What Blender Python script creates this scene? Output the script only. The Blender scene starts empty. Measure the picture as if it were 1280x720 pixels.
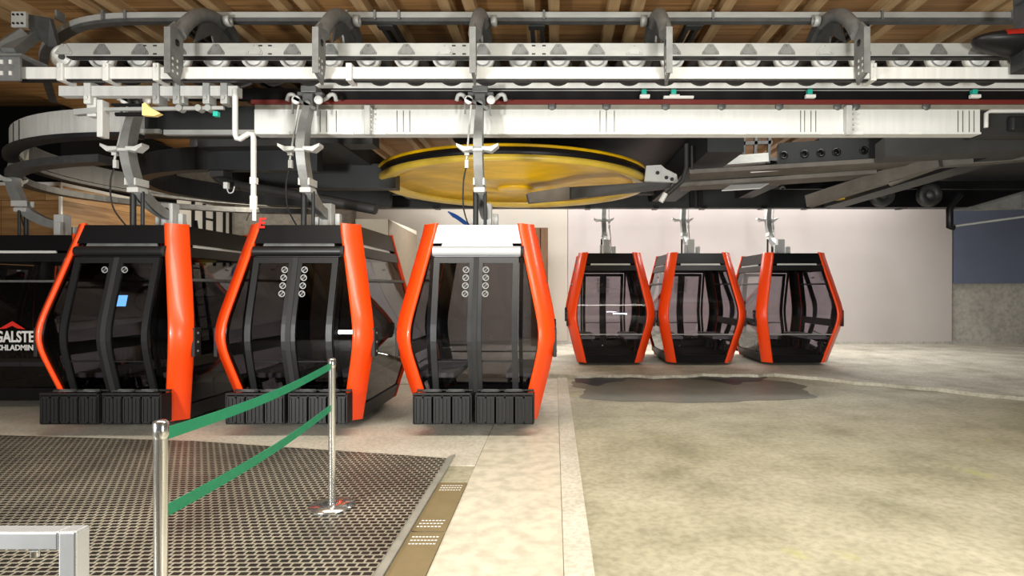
import bpy, bmesh, math, random
from mathutils import Vector, Matrix
random.seed(7)
S = bpy.context.scene
C = S.collection
PI = math.pi
EYE = 1.6
F = 720.0
VX, VY = 693.0, 361.0
def W(px, py, D):                       # photo pixel at a real distance -> point in the hall
    s = F / D
    return Vector(((px - VX) / s, D, EYE + (VY - py) / s))
def X_(px, D): return (px - VX) * D / F
def Z_(py, D): return EYE + (VY - py) * D / F

# ------------------------------------------------------------------ materials
def new_mat(name):
    m = bpy.data.materials.new(name); m.use_nodes = True
    nt = m.node_tree; b = nt.nodes['Principled BSDF']
    return m, nt, b
def mat(name, col, rough=.5, metal=0.0, noise=0.0, nscale=6.0, bump=0.0, coat=0.0, col2=None, stretch=None, spec=None, emis=None, estr=0):
    m, nt, b = new_mat(name)
    b.inputs['Roughness'].default_value = rough
    b.inputs['Metallic'].default_value = metal
    b.inputs['Base Color'].default_value = (*col, 1)
    if coat: b.inputs['Coat Weight'].default_value = coat
    if spec is not None: b.inputs['Specular IOR Level'].default_value = spec
    if emis: b.inputs['Emission Color'].default_value = (*emis, 1); b.inputs['Emission Strength'].default_value = estr
    if noise or col2:
        tc = nt.nodes.new('ShaderNodeTexCoord'); mp = nt.nodes.new('ShaderNodeMapping')
        if stretch: mp.inputs['Scale'].default_value = stretch
        nt.links.new(tc.outputs['Object'], mp.inputs['Vector'])
        n = nt.nodes.new('ShaderNodeTexNoise'); n.inputs['Scale'].default_value = nscale; n.inputs['Detail'].default_value = 6
        n.inputs['Roughness'].default_value = .6
        nt.links.new(mp.outputs['Vector'], n.inputs['Vector'])
        r = nt.nodes.new('ShaderNodeValToRGB')
        c2 = col2 if col2 else tuple(max(0, c * (1 - noise)) for c in col)
        r.color_ramp.elements[0].color = (*c2, 1); r.color_ramp.elements[1].color = (*col, 1)
        r.color_ramp.elements[0].position = .35; r.color_ramp.elements[1].position = .65
        nt.links.new(n.outputs['Fac'], r.inputs['Fac'])
        nt.links.new(r.outputs['Color'], b.inputs['Base Color'])
        if bump:
            bp = nt.nodes.new('ShaderNodeBump'); bp.inputs['Strength'].default_value = bump; bp.inputs['Distance'].default_value = .02
            nt.links.new(n.outputs['Fac'], bp.inputs['Height']); nt.links.new(bp.outputs['Normal'], b.inputs['Normal'])
    return m
def glass_mat(name, tint, f0=.05, rough=.02):
    m = bpy.data.materials.new(name); m.use_nodes = True
    nt = m.node_tree; nt.nodes.clear()
    o = nt.nodes.new('ShaderNodeOutputMaterial'); mx = nt.nodes.new('ShaderNodeMixShader')
    t = nt.nodes.new('ShaderNodeBsdfTransparent'); t.inputs['Color'].default_value = (*tint, 1)
    g = nt.nodes.new('ShaderNodeBsdfGlossy'); g.inputs['Roughness'].default_value = rough
    g.inputs['Color'].default_value = (.9, .92, .95, 1)
    fr = nt.nodes.new('ShaderNodeFresnel'); fr.inputs['IOR'].default_value = 1.45
    n = nt.nodes.new('ShaderNodeTexNoise'); n.inputs['Scale'].default_value = 1.5
    bp = nt.nodes.new('ShaderNodeBump'); bp.inputs['Strength'].default_value = .03; bp.inputs['Distance'].default_value = .05
    tc = nt.nodes.new('ShaderNodeTexCoord')
    nt.links.new(tc.outputs['Object'], n.inputs['Vector'])
    nt.links.new(n.outputs['Fac'], bp.inputs['Height']); nt.links.new(bp.outputs['Normal'], g.inputs['Normal'])
    nt.links.new(fr.outputs['Fac'], mx.inputs['Fac']); nt.links.new(t.outputs[0], mx.inputs[1]); nt.links.new(g.outputs[0], mx.inputs[2])
    nt.links.new(mx.outputs[0], o.inputs['Surface'])
    return m
M = {}
M['red'] = mat('red_lacquer', (.95, .066, .004), .34, coat=.2)
M['black'] = mat('black_coated_metal', (.006, .006, .007), .4, spec=.25)
M['blackmatt'] = mat('black_rubber', (.012, .012, .012), .7)
M['blackframe'] = mat('black_frame', (.008, .0085, .009), .42)
M['darkframe'] = mat('grey_door_frame', (.03, .031, .033), .35, .3)  # black frames greyed: light on the third cabin put into the colour
M['silver'] = mat('silver_panel', (.55, .57, .59), .35, .3)  # black fascia and header lightened: their highlight is put into the colour
M['galv'] = mat('galvanised_bright', (.36, .37, .355), .5, .25, noise=.16, nscale=9, stretch=(.4, 1, 1))
M['galvwhite'] = mat('bright_zinc_rail', (.57, .575, .55), .55, .05, noise=.12, nscale=7, stretch=(3, 1, .3))
M['railwhite'] = mat('white_zinc_rail', (.78, .79, .76), .5, .0, noise=.07, nscale=7, stretch=(3, 1, .3))
M['galvmid'] = mat('galvanised_grey', (.17, .174, .17), .5, .3, noise=.3, nscale=8)
M['galvdark'] = mat('galvanised_dark', (.085, .088, .088), .5, .3, noise=.3, nscale=8)
M['steeldark'] = mat('dark_painted_steel', (.016, .018, .019), .5, .1, noise=.35, nscale=3)  # dark tone also holds the shade of the unlit back steelwork
M['steelmid'] = mat('grey_painted_steel', (.04, .039, .037), .55, .1, noise=.3, nscale=3)
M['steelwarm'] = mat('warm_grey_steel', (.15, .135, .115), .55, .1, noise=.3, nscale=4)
M['chrome'] = mat('brushed_chrome', (.72, .72, .70), .18, .95)
M['alu'] = mat('aluminium_tube', (.62, .64, .66), .38, .6, noise=.08, nscale=10)
M['yellow'] = mat('yellow_paint', (.80, .47, .004), .33, .0, noise=.45, nscale=2.2, spec=.3, stretch=(.3, 1, 1))
M['yellowpale'] = mat('yellow_paint_rim', (.72, .50, .06), .35, .0, noise=.2, nscale=3, coat=.3)  # rim yellow paled: light falling on it is put into the colour
M['yellowpart'] = mat('pale_yellow_plate', (.85, .68, .25), .45)
M['darkred'] = mat('dark_red_strip', (.16, .02, .015), .5)
M['beigelip'] = mat('beige_rail_lip', (.30, .285, .23), .55, .1, noise=.2)
M['whiteplastic'] = mat('white_plastic', (.8, .8, .77), .4)
M['cream'] = mat('cream_panel', (.70, .64, .50), .55, noise=.08, nscale=2)
M['creamdark'] = mat('brown_side_panel', (.24, .19, .13), .6, noise=.15)
M['green'] = mat('green_belt', (.01, .22, .10), .5, noise=.15, nscale=30)
M['teal'] = mat('teal_sensor', (.02, .42, .32), .35)
M['blue'] = mat('blue_hose', (.02, .14, .62), .4)
M['bluesign'] = mat('blue_sticker', (.12, .36, .78), .5)
M['sticker'] = mat('grey_round_sticker', (.24, .245, .24), .5)
M['stickerdark'] = mat('sticker_mark', (.12, .12, .12), .5)
M['white'] = mat('white_lettering', (.82, .82, .80), .5)
M['redsign'] = mat('red_logo', (.75, .03, .02), .45)
M['led'] = mat('pale_light_strip', (.7, .7, .66), .4)
M['fabric'] = mat('grey_quilted_fabric', (.60, .60, .63), .85, noise=.12, nscale=40, bump=.2)
M['mattdark'] = mat('matt_black_panel', (.006, .006, .006), .9, spec=.02)
M['carp'] = mat('black_interior', (.014, .014, .016), .8)
M['greybanner'] = mat('black_grille', (.006, .006, .006), .55)
M['lampred'] = mat('red_glossy_shell', (.22, .008, .006), .18, coat=.4)
M['tyre'] = mat('black_tyre', (.016, .016, .016), .75, bump=.1, noise=.2)
M['pulley'] = mat('cast_white_pulley', (.6, .6, .57), .5, .1)
M['glass'] = glass_mat('smoked_glass', (.56, .52, .55))
M['darkglass'] = glass_mat('dark_smoked_glass', (.22, .21, .22))
M['armgrey'] = mat('arm_galvanised', (.30, .305, .295), .45, .3, noise=.2, nscale=9)
M['doorglass'] = glass_mat('door_glass', (.52, .50, .53))
M['cab3glass'] = glass_mat('middle_smoked_glass', (.38, .37, .39))
M['clearglass'] = glass_mat('lighter_glass', (.78, .76, .72))

def wood_mat(name, c1, c2, c3, axis_scale, scale=3.0, rough=.55, plank=None):
    m, nt, b = new_mat(name)
    tc = nt.nodes.new('ShaderNodeTexCoord'); mp = nt.nodes.new('ShaderNodeMapping'); mp.inputs['Scale'].default_value = axis_scale
    n = nt.nodes.new('ShaderNodeTexNoise'); n.inputs['Scale'].default_value = scale; n.inputs['Detail'].default_value = 8; n.inputs['Distortion'].default_value = .6
    r = nt.nodes.new('ShaderNodeValToRGB')
    r.color_ramp.elements[0].color = (*c1, 1); r.color_ramp.elements[0].position = .3
    r.color_ramp.elements[1].color = (*c3, 1); r.color_ramp.elements[1].position = .75
    e = r.color_ramp.elements.new(.52); e.color = (*c2, 1)
    nt.links.new(tc.outputs['Object'], mp.inputs['Vector']); nt.links.new(mp.outputs['Vector'], n.inputs['Vector'])
    nt.links.new(n.outputs['Fac'], r.inputs['Fac'])
    out = r.outputs['Color']
    if plank:
        w = nt.nodes.new('ShaderNodeTexBrick'); w.inputs['Scale'].default_value = 1
        mp2 = nt.nodes.new('ShaderNodeMapping')
        if plank.get('rot'): mp2.inputs['Rotation'].default_value = plank['rot']
        nt.links.new(tc.outputs['Object'], mp2.inputs['Vector']); nt.links.new(mp2.outputs['Vector'], w.inputs['Vector'])
        w.inputs['Brick Width'].default_value = plank['w']; w.inputs['Row Height'].default_value = plank['h']
        w.inputs['Mortar Size'].default_value = plank.get('gap', .006)
        w.inputs['Color1'].default_value = (1, 1, 1, 1); w.inputs['Color2'].default_value = (.72, .70, .68, 1); w.inputs['Mortar'].default_value = (.12, .1, .08, 1)
        mx = nt.nodes.new('ShaderNodeMix'); mx.data_type = 'RGBA'; mx.blend_type = 'MULTIPLY'; mx.inputs['Factor'].default_value = 1
        nt.links.new(out, mx.inputs[6]); nt.links.new(w.outputs['Color'], mx.inputs[7]); out = mx.outputs[2]
    nt.links.new(out, b.inputs['Base Color']); b.inputs['Roughness'].default_value = rough
    return m
M['ceil'] = wood_mat('ceiling_boards', (.21, .105, .034), (.34, .178, .06), (.45, .25, .097), (.25, 4, 1), 3.0, .6, plank=dict(w=4.0, h=.16, gap=.004))
M['rafter'] = wood_mat('rafter_timber', (.30, .19, .085), (.40, .26, .125), (.47, .32, .17), (4, .3, 4), 3.0, .6)
M['clad'] = wood_mat('wood_cladding', (.30, .15, .05), (.46, .26, .10), (.58, .36, .16), (.5, .5, 6), 2.5, .5, plank=dict(w=1.6, h=.8, rot=(PI/2, 0, 0), gap=.004))
M['brownboard'] = wood_mat('brown_board', (.12, .06, .025), (.17, .09, .04), (.22, .12, .055), (4, 4, .4), 3.0)

def concrete_mat(name, base, dark, light, scale=1.2, rough=.7, patches=None, wet=False):
    m, nt, b = new_mat(name)
    tc = nt.nodes.new('ShaderNodeTexCoord')
    n1 = nt.nodes.new('ShaderNodeTexNoise'); n1.inputs['Scale'].default_value = scale; n1.inputs['Detail'].default_value = 9; n1.inputs['Roughness'].default_value = .62
    n2 = nt.nodes.new('ShaderNodeTexNoise'); n2.inputs['Scale'].default_value = scale * 14; n2.inputs['Detail'].default_value = 5
    for n in (n1, n2): nt.links.new(tc.outputs['Object'], n.inputs['Vector'])
    r = nt.nodes.new('ShaderNodeValToRGB')
    r.color_ramp.elements[0].color = (*dark, 1); r.color_ramp.elements[0].position = .30
    r.color_ramp.elements[1].color = (*light, 1); r.color_ramp.elements[1].position = .72
    e = r.color_ramp.elements.new(.5); e.color = (*base, 1)
    nt.links.new(n1.outputs['Fac'], r.inputs['Fac'])
    r2 = nt.nodes.new('ShaderNodeValToRGB'); r2.color_ramp.elements[0].color = (.72, .72, .70, 1); r2.color_ramp.elements[1].color = (1, 1, 1, 1)
    r2.color_ramp.elements[0].position = .35; r2.color_ramp.elements[1].position = .6
    nt.links.new(n2.outputs['Fac'], r2.inputs['Fac'])
    mx = nt.nodes.new('ShaderNodeMix'); mx.data_type = 'RGBA'; mx.blend_type = 'MULTIPLY'; mx.inputs['Factor'].default_value = .8
    nt.links.new(r.outputs['Color'], mx.inputs[6]); nt.links.new(r2.outputs['Color'], mx.inputs[7])
    out = mx.outputs[2]
    if patches:
        n3 = nt.nodes.new('ShaderNodeTexNoise'); n3.inputs['Scale'].default_value = patches[1]; n3.inputs['Detail'].default_value = 4
        nt.links.new(tc.outputs['Object'], n3.inputs['Vector'])
        r3 = nt.nodes.new('ShaderNodeValToRGB'); r3.color_ramp.elements[0].position = patches[2]; r3.color_ramp.elements[1].position = patches[2] + .1
        nt.links.new(n3.outputs['Fac'], r3.inputs['Fac'])
        mx2 = nt.nodes.new('ShaderNodeMix'); mx2.data_type = 'RGBA'
        nt.links.new(r3.outputs['Color'], mx2.inputs['Factor']); nt.links.new(out, mx2.inputs[6]); mx2.inputs[7].default_value = (*patches[0], 1)
        out = mx2.outputs[2]
    nt.links.new(out, b.inputs['Base Color']); b.inputs['Roughness'].default_value = rough
    bp = nt.nodes.new('ShaderNodeBump'); bp.inputs['Strength'].default_value = .25; bp.inputs['Distance'].default_value = .02
    nt.links.new(n1.outputs['Fac'], bp.inputs['Height']); nt.links.new(bp.outputs['Normal'], b.inputs['Normal'])
    return m
M['floor'] = concrete_mat('olive_concrete', (.40, .37, .26), (.25, .235, .15), (.52, .485, .36), 1.3, .6, patches=((.42, .42, .10), .9, .66))
M['slab'] = concrete_mat('pale_concrete', (.54, .51, .42), (.36, .34, .27), (.68, .65, .57), 1.6, .75)
M['frost'] = concrete_mat('frosty_concrete', (.55, .57, .58), (.36, .37, .36), (.75, .78, .80), 1.2, .8)
M['smooth'] = concrete_mat('cream_smooth_floor', (.63, .58, .46), (.60, .55, .43), (.66, .61, .49), .6, .45)
M['seam'] = concrete_mat('grey_cream_strip', (.60, .56, .46), (.50, .47, .38), (.68, .64, .54), 2.0, .6)
M['wetfloor'] = mat('wet_dark_concrete', (.12, .108, .062), .5, noise=.4, nscale=2.0)
M['wallwhite'] = mat('white_wall_sheet', (.58, .54, .515), .7, noise=.06, nscale=.6)
M['wallwarm'] = mat('warm_white_wall', (.60, .56, .485), .7, noise=.06, nscale=.6)
M['wallconc'] = concrete_mat('wall_concrete', (.52, .50, .45), (.42, .40, .36), (.60, .58, .53), .8, .8)
M['wallblue'] = mat('blue_grey_wall', (.15, .18, .26), .7, noise=.1, nscale=.8)
M['plate'] = mat('brown_floor_plate', (.22, .17, .085), .5, noise=.15, nscale=5)
M['edging'] = mat('grey_aluminium_edging', (.40, .40, .34), .5, .4, noise=.2, nscale=6)

def mat_rubber():
    m, nt, b = new_mat('rubber_lattice')
    tc = nt.nodes.new('ShaderNodeTexCoord')
    br = nt.nodes.new('ShaderNodeTexBrick'); br.inputs['Scale'].default_value = 1
    br.inputs['Brick Width'].default_value = .062; br.inputs['Row Height'].default_value = .05
    br.inputs['Mortar Size'].default_value = .0085; br.inputs['Mortar Smooth'].default_value = .3
    br.inputs['Color1'].default_value = (.012, .011, .009, 1); br.inputs['Color2'].default_value = (.02, .018, .014, 1); br.inputs['Mortar'].default_value = (.34, .31, .235, 1)
    nt.links.new(tc.outputs['Object'], br.inputs['Vector'])
    n = nt.nodes.new('ShaderNodeTexNoise'); n.inputs['Scale'].default_value = 1.2; n.inputs['Detail'].default_value = 4
    nt.links.new(tc.outputs['Object'], n.inputs['Vector'])
    r = nt.nodes.new('ShaderNodeValToRGB'); r.color_ramp.elements[0].color = (.55, .55, .55, 1); r.color_ramp.elements[1].color = (1, 1, 1, 1)
    r.color_ramp.elements[0].position = .35; r.color_ramp.elements[1].position = .65
    nt.links.new(n.outputs['Fac'], r.inputs['Fac'])
    mx = nt.nodes.new('ShaderNodeMix'); mx.data_type = 'RGBA'; mx.blend_type = 'MULTIPLY'; mx.inputs['Factor'].default_value = 1
    nt.links.new(br.outputs['Color'], mx.inputs[6]); nt.links.new(r.outputs['Color'], mx.inputs[7])
    nt.links.new(mx.outputs[2], b.inputs['Base Color']); b.inputs['Roughness'].default_value = .5
    bp = nt.nodes.new('ShaderNodeBump'); bp.inputs['Strength'].default_value = .8; bp.inputs['Distance'].default_value = .015
    nt.links.new(br.outputs['Fac'], bp.inputs['Height']); nt.links.new(bp.outputs['Normal'], b.inputs['Normal'])
    return m
M['mat'] = mat_rubber()

# ------------------------------------------------------------------ mesh builder
class MB:
    def __init__(self): self.v = []; self.f = []; self.sm = []
    def add(self, vs, fs, smooth=False):
        o = len(self.v); self.v += [Vector(p) for p in vs]
        for f in fs: self.f.append([i + o for i in f]); self.sm.append(smooth)
        return self
    def box(self, lo, hi, b=0.0):
        x0, y0, z0 = lo; x1, y1, z1 = hi
        if x0 > x1: x0, x1 = x1, x0
        if y0 > y1: y0, y1 = y1, y0
        if z0 > z1: z0, z1 = z1, z0
        if b > 0:
            bm = bmesh.new(); bmesh.ops.create_cube(bm, size=1)
            for v in bm.verts: v.co = Vector(((x0 + x1) / 2 + v.co.x * (x1 - x0), (y0 + y1) / 2 + v.co.y * (y1 - y0), (z0 + z1) / 2 + v.co.z * (z1 - z0)))
            bmesh.ops.bevel(bm, geom=bm.edges[:], offset=b, segments=2, affect='EDGES', profile=.5)
            bm.verts.index_update()
            self.add([v.co.copy() for v in bm.verts], [[v.index for v in f.verts] for f in bm.faces]); bm.free(); return self
        vs = [(x0, y0, z0), (x1, y0, z0), (x1, y1, z0), (x0, y1, z0), (x0, y0, z1), (x1, y0, z1), (x1, y1, z1), (x0, y1, z1)]
        return self.add(vs, [(3, 2, 1, 0), (4, 5, 6, 7), (0, 1, 5, 4), (1, 2, 6, 5), (2, 3, 7, 6), (3, 0, 4, 7)])
    def bar(self, p, q, w, h, up=(0, 0, 1)):
        p, q = Vector(p), Vector(q); return self.sweep([p, q], [(-w / 2, -h / 2), (w / 2, -h / 2), (w / 2, h / 2), (-w / 2, h / 2)], up)
    def sweep(self, path, prof, up=(0, 0, 1), scales=None, smooth=False, closed=False):
        path = [Vector(p) for p in path]; n = len(path); k = len(prof); up = Vector(up); vs = []
        for i, p in enumerate(path):
            if closed: t = path[(i + 1) % n] - path[i - 1]
            else: t = path[min(i + 1, n - 1)] - path[max(i - 1, 0)]
            t.normalize()
            s = t.cross(up)
            if s.length < 1e-4: s = t.cross(Vector((0, 1, 0)))
            s.normalize(); u = s.cross(t)
            sc = scales[i] if scales else 1
            for a, b in prof: vs.append(p + s * a * sc + u * b * sc)
        fs = []
        for i in range(n if closed else n - 1):
            j = (i + 1) % n
            for a in range(k): fs.append((i * k + a, i * k + (a + 1) % k, j * k + (a + 1) % k, j * k + a))
        o = len(self.f)
        self.add(vs, fs, smooth)
        if not closed: self.add(vs[:k], [list(range(k))[::-1]]); self.add(vs[-k:], [list(range(k))])
        return self
    def tube(self, path, r, seg=10, up=(0, 0, 1), scales=None):
        prof = [(r * math.cos(2 * PI * i / seg), r * math.sin(2 * PI * i / seg)) for i in range(seg)]
        return self.sweep(path, prof, up, scales, True)
    def cyl(self, p, q, r, seg=20): return self.tube([p, q], r, seg)
    def prism(self, pts, off):
        pts = [Vector(p) for p in pts]; off = Vector(off); n = len(pts)
        self.add(pts + [p + off for p in pts], [list(range(n))[::-1], list(range(n, 2 * n))] + [(i, (i + 1) % n, n + (i + 1) % n, n + i) for i in range(n)])
        return self
    def lathe(self, prof, seg=64, c=(0, 0, 0), axis='z', closed=False):
        vs = []; k = len(prof); c = Vector(c)
        for i in range(seg):
            a = 2 * PI * i / seg
            for r, h in prof:
                if axis == 'z': vs.append(c + Vector((r * math.cos(a), r * math.sin(a), h)))
                elif axis == 'y': vs.append(c + Vector((r * math.cos(a), h, r * math.sin(a))))
                else: vs.append(c + Vector((h, r * math.cos(a), r * math.sin(a))))
        fs = []
        for i in range(seg):
            j = (i + 1) % seg
            for a in range(k if closed else k - 1): fs.append((i * k + a, j * k + a, j * k + (a + 1) % k, i * k + (a + 1) % k))
        return self.add(vs, fs, True)
    def grid(self, fn, nu, nv, th=0, nrm=None):
        vs = [fn(i / nu, j / nv) for j in range(nv + 1) for i in range(nu + 1)]
        fs = [(j * (nu + 1) + i, j * (nu + 1) + i + 1, (j + 1) * (nu + 1) + i + 1, (j + 1) * (nu + 1) + i) for j in range(nv) for i in range(nu)]
        return self.add(vs, fs, True)
    def mesh(self, name, m, shift=Vector((0, 0, 0))):
        me = bpy.data.meshes.new(name)
        me.from_pydata([v - shift for v in self.v], [], self.f)
        me.validate()
        bm = bmesh.new(); bm.from_mesh(me)
        bmesh.ops.recalc_face_normals(bm, faces=bm.faces[:]); bm.to_mesh(me); bm.free()
        if len(me.polygons) == len(self.sm): me.polygons.foreach_set('use_smooth', self.sm)
        me.materials.append(M[m] if isinstance(m, str) else m)
        return me
    def empty(self): return not self.v

def tag(o, label=None, cat=None, group=None, kind=None):
    if label: o['label'] = label
    if cat: o['category'] = cat
    if group: o['group'] = group
    if kind: o['kind'] = kind
    return o
def link(o, parent=None):
    C.objects.link(o)
    if parent is not None: o.parent = parent
    return o
def autosm(o):
    return o
def part(name, mb, m, parent, shift=Vector((0, 0, 0)), label=None):
    o = bpy.data.objects.new(name, mb.mesh(name, m, shift)); link(o, parent)
    if label: o['label'] = label
    return o
def struct(name, mb, m):
    o = bpy.data.objects.new(name, mb.mesh(name, m)); link(o); o['kind'] = 'structure'; return o
def thing(name, label, cat, parts, group=None):
    """parts: list of (name, MB, material[, [subparts]][, label]); a single part becomes one mesh object"""
    allv = []
    def collect(ps):
        for p in ps:
            allv.extend(p[1].v)
            if len(p) > 3 and p[3]: collect(p[3])
    collect(parts)
    lo = Vector((min(v.x for v in allv), min(v.y for v in allv), min(v.z for v in allv))); hi = Vector((max(v.x for v in allv), max(v.y for v in allv), max(v.z for v in allv)))
    base = Vector(((lo.x + hi.x) / 2, (lo.y + hi.y) / 2, lo.z))
    if len(parts) == 1 and not (len(parts[0]) > 3 and parts[0][3]):
        o = bpy.data.objects.new(name, parts[0][1].mesh(name, parts[0][2], base)); link(o); o.location = base
    else:
        o = bpy.data.objects.new(name, None); link(o); o.location = base; o.empty_display_size = .2
        for p in parts:
            q = part(p[0], p[1], p[2], o, base, p[4] if len(p) > 4 else None)
            if len(p) > 3 and p[3]:
                for s in p[3]: part(s[0], s[1], s[2], q, base)
    return tag(o, label, cat, group)
def copy_tree(o, parent=None):
    c = o.copy(); C.objects.link(c); c.parent = parent
    for ch in list(o.children): copy_tree(ch, c)
    return c
def text_mb(txt, size, origin, xdir, updir, depth=.004, squash=1.0):
    cu = bpy.data.curves.new('t', 'FONT'); cu.body = txt; cu.size = size; cu.extrude = depth; cu.offset = size * .025
    ob = bpy.data.objects.new('t', cu); C.objects.link(ob)
    bpy.context.view_layer.update()
    me = bpy.data.meshes.new_from_object(ob)
    xd = Vector(xdir).normalized(); ud = Vector(updir).normalized(); nd = xd.cross(ud)
    mb = MB(); mb.add([Vector(origin) + xd * v.co.x * squash + ud * v.co.y + nd * v.co.z for v in me.vertices], [list(p.vertices) for p in me.polygons])
    C.objects.unlink(ob); bpy.data.objects.remove(ob); bpy.data.curves.remove(cu); bpy.data.meshes.remove(me)
    return mb
def smooth_path(pts, n=6):
    pts = [Vector(p) for p in pts]; out = []
    for i in range(len(pts) - 1):
        p0 = pts[max(i - 1, 0)]; p1 = pts[i]; p2 = pts[i + 1]; p3 = pts[min(i + 2, len(pts) - 1)]
        for k in range(n):
            t = k / n
            out.append(.5 * ((2 * p1) + (p2 - p0) * t + (2 * p0 - 5 * p1 + 4 * p2 - p3) * t * t + (3 * p1 - p0 - 3 * p2 + p3) * t ** 3))
    out.append(pts[-1]); return out

# ================================================================== SETTING
FLW, FRW, FBK = -13.0, 17.0, 16.2
b = MB(); b.box((FLW, -4, -.2), (FRW, FBK, 0)); struct('floor', b, 'floor')
b = MB(); b.box((-.71, -1, 0), (.05, 10.2, .006)); struct('trim_1', b, 'smooth')
b = MB(); b.box((.056, -1, 0), (.225, 10.35, .008)); struct('trim_2', b, 'seam')
# the pale boarding strip behind the mat, below the waiting cabins
b = MB(); b.prism([(-12, 5.2, .0), (-1.0, 5.2, .0), (-.716, 5.2, 0), (-.716, 9.6, 0), (-12, 9.6, 0)], (0, 0, .006)); struct('trim_3', b, 'seam')
# raised back slab with a ragged front edge
xs = [i * .12 for i in range(-20, 141)]
def edge(x):
    return 10.38 - .10 * math.sin(x * 1.3) - .07 * math.sin(x * 4.1 + 1) - .05 * math.sin(x * 9.7) - .03 * math.sin(x * 23) - (max(0, x - 3.6) ** 1.15) * .62
pts = [(x + .3, max(edge(x), 3.0), 0) for x in xs if x + .3 < 16.9]
b = MB(); b.prism(pts + [(16.9, FBK, 0), (pts[0][0], FBK, 0)], (0, 0, .055)); struct('trim_4', b, 'slab')
b = MB(); b.prism([(-12.9, 9.62, 0), (pts[0][0] - .005, 9.62, 0), (pts[0][0] - .005, FBK, 0), (-12.9, FBK, 0)], (0, 0, .01)); struct('trim_5', b, 'slab')
b = MB(); b.box((FLW, FBK, -.2), (FRW, FBK + .2, 6)); struct('wall_back', b, 'wallconc')
b = MB(); b.box((FLW - .2, -4, -.2), (FLW, FBK, 6)); struct('wall_left', b, 'wallconc')
b = MB(); b.box((FRW, -4, -.2), (FRW + .2, FBK, 6)); struct('wall_right', b, 'wallconc')
b = MB(); b.box((FLW, -4, 5.06), (FRW, FBK, 5.2)); struct('ceiling', b, 'ceil')
k = 6
rx = [-6.6, -5.4, -4.2, -3.1, -2.15, -1.15, -.15, .85, 1.9, 2.95, 4.1, 5.3, 6.5]
for i, x in enumerate(rx):
    b = MB()
    for d in (-.145, .145): b.box((x + d - .065, -4, 4.93), (x + d + .065, FBK, 5.06))
    struct('trim_%d' % k, b, 'rafter'); k += 1
# white wall sheets
b = MB(); b.box((X_(710, 16.15), 16.12, Z_(432, 16.15)), (X_(1189, 16.15), 16.19, 4.4)); struct('trim_%d' % k, b, 'wallwhite'); k += 1
b = MB(); b.box((X_(446, 16.15), 16.12, .14), (X_(709.4, 16.15), 16.19, 4.6)); struct('trim_%d' % k, b, 'wallwarm'); k += 1
b = MB(); b.box((X_(1192, 16.15), 16.13, 1.75), (16.9, 16.19, 4.6)); struct('trim_%d' % k, b, 'wallblue'); k += 1
b = MB(); b.box((X_(446, 16.15), 16.08, .056), (16.9, 16.2, .13)); struct('baseboard_back', b, 'wallconc')

# ================================================================== GONDOLA CABIN
ZT = 2.21
prof = [(0, .655, .84), (.4, .752, .962), (.78, .842, 1.072), (.88, .857, 1.092), (.98, .864, 1.10), (1.08, .857, 1.09), (1.2, .838, 1.066), (1.55, .763, .973), (1.9, .687, .882), (ZT, .62, .80)]
def interp(z, i):
    z = min(max(z, 0), ZT)
    for k_ in range(len(prof) - 1):
        a, c = prof[k_], prof[k_ + 1]
        if z <= c[0]:
            p0 = prof[max(k_ - 1, 0)]; p3 = prof[min(k_ + 2, len(prof) - 1)]
            t = (z - a[0]) / (c[0] - a[0])
            m0 = (c[i] - p0[i]) / (c[0] - p0[0]) * (c[0] - a[0]); m1 = (p3[i] - a[i]) / (p3[0] - a[0]) * (c[0] - a[0])
            return (2 * t ** 3 - 3 * t * t + 1) * a[i] + (t ** 3 - 2 * t * t + t) * m0 + (-2 * t ** 3 + 3 * t * t) * c[i] + (t ** 3 - t * t) * m1
    return prof[-1][i]
def hx(z): return interp(z, 1)
def hy(z): return interp(z, 2)
CC = .172
def zs(z0, z1):
    n = max(2, int((z1 - z0) / .09)); return [z0 + (z1 - z0) * i / n for i in range(n + 1)]
def cf(v): return v if callable(v) else (lambda z: v)
def strip(mb, axis, sg, a0, a1, z0, z1, off=0.0, th=.03):
    """slab following the cabin flank: axis 'y' = door/back flank, 'x' = end flank"""
    a0, a1 = cf(a0), cf(a1); vs = []; Z = zs(z0, z1)
    for z in Z:
        h = hy(z) if axis == 'y' else hx(z)
        for d in (off, off - th):
            for a in (a0(z), a1(z)):
                vs.append((a, sg * (h + d), z) if axis == 'y' else (sg * (h + d), a, z))
    fs = []; n = len(Z)
    for i in range(n - 1):
        o = i * 4
        fs += [(o, o + 1, o + 5, o + 4), (o + 2, o + 6, o + 7, o + 3), (o, o + 4, o + 6, o + 2), (o + 1, o + 3, o + 7, o + 5)]
    e = (n - 1) * 4
    fs += [(0, 2, 3, 1), (e, e + 1, e + 3, e + 2)]
    return mb.add(vs, fs, False)
def pane(mb, axis, sg, a0, a1, z0, z1, off=-.02):
    a0, a1 = cf(a0), cf(a1); Z = zs(z0, z1); vs = []
    for z in Z:
        h = (hy(z) if axis == 'y' else hx(z)) + off
        for a in (a0(z), a1(z)): vs.append((a, sg * h, z) if axis == 'y' else (sg * h, a, z))
    return mb.add(vs, [(2 * i, 2 * i + 1, 2 * i + 3, 2 * i + 2) for i in range(len(Z) - 1)], True)
def fx(z): return hx(z) - CC
def fy(z): return hy(z) - CC
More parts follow.
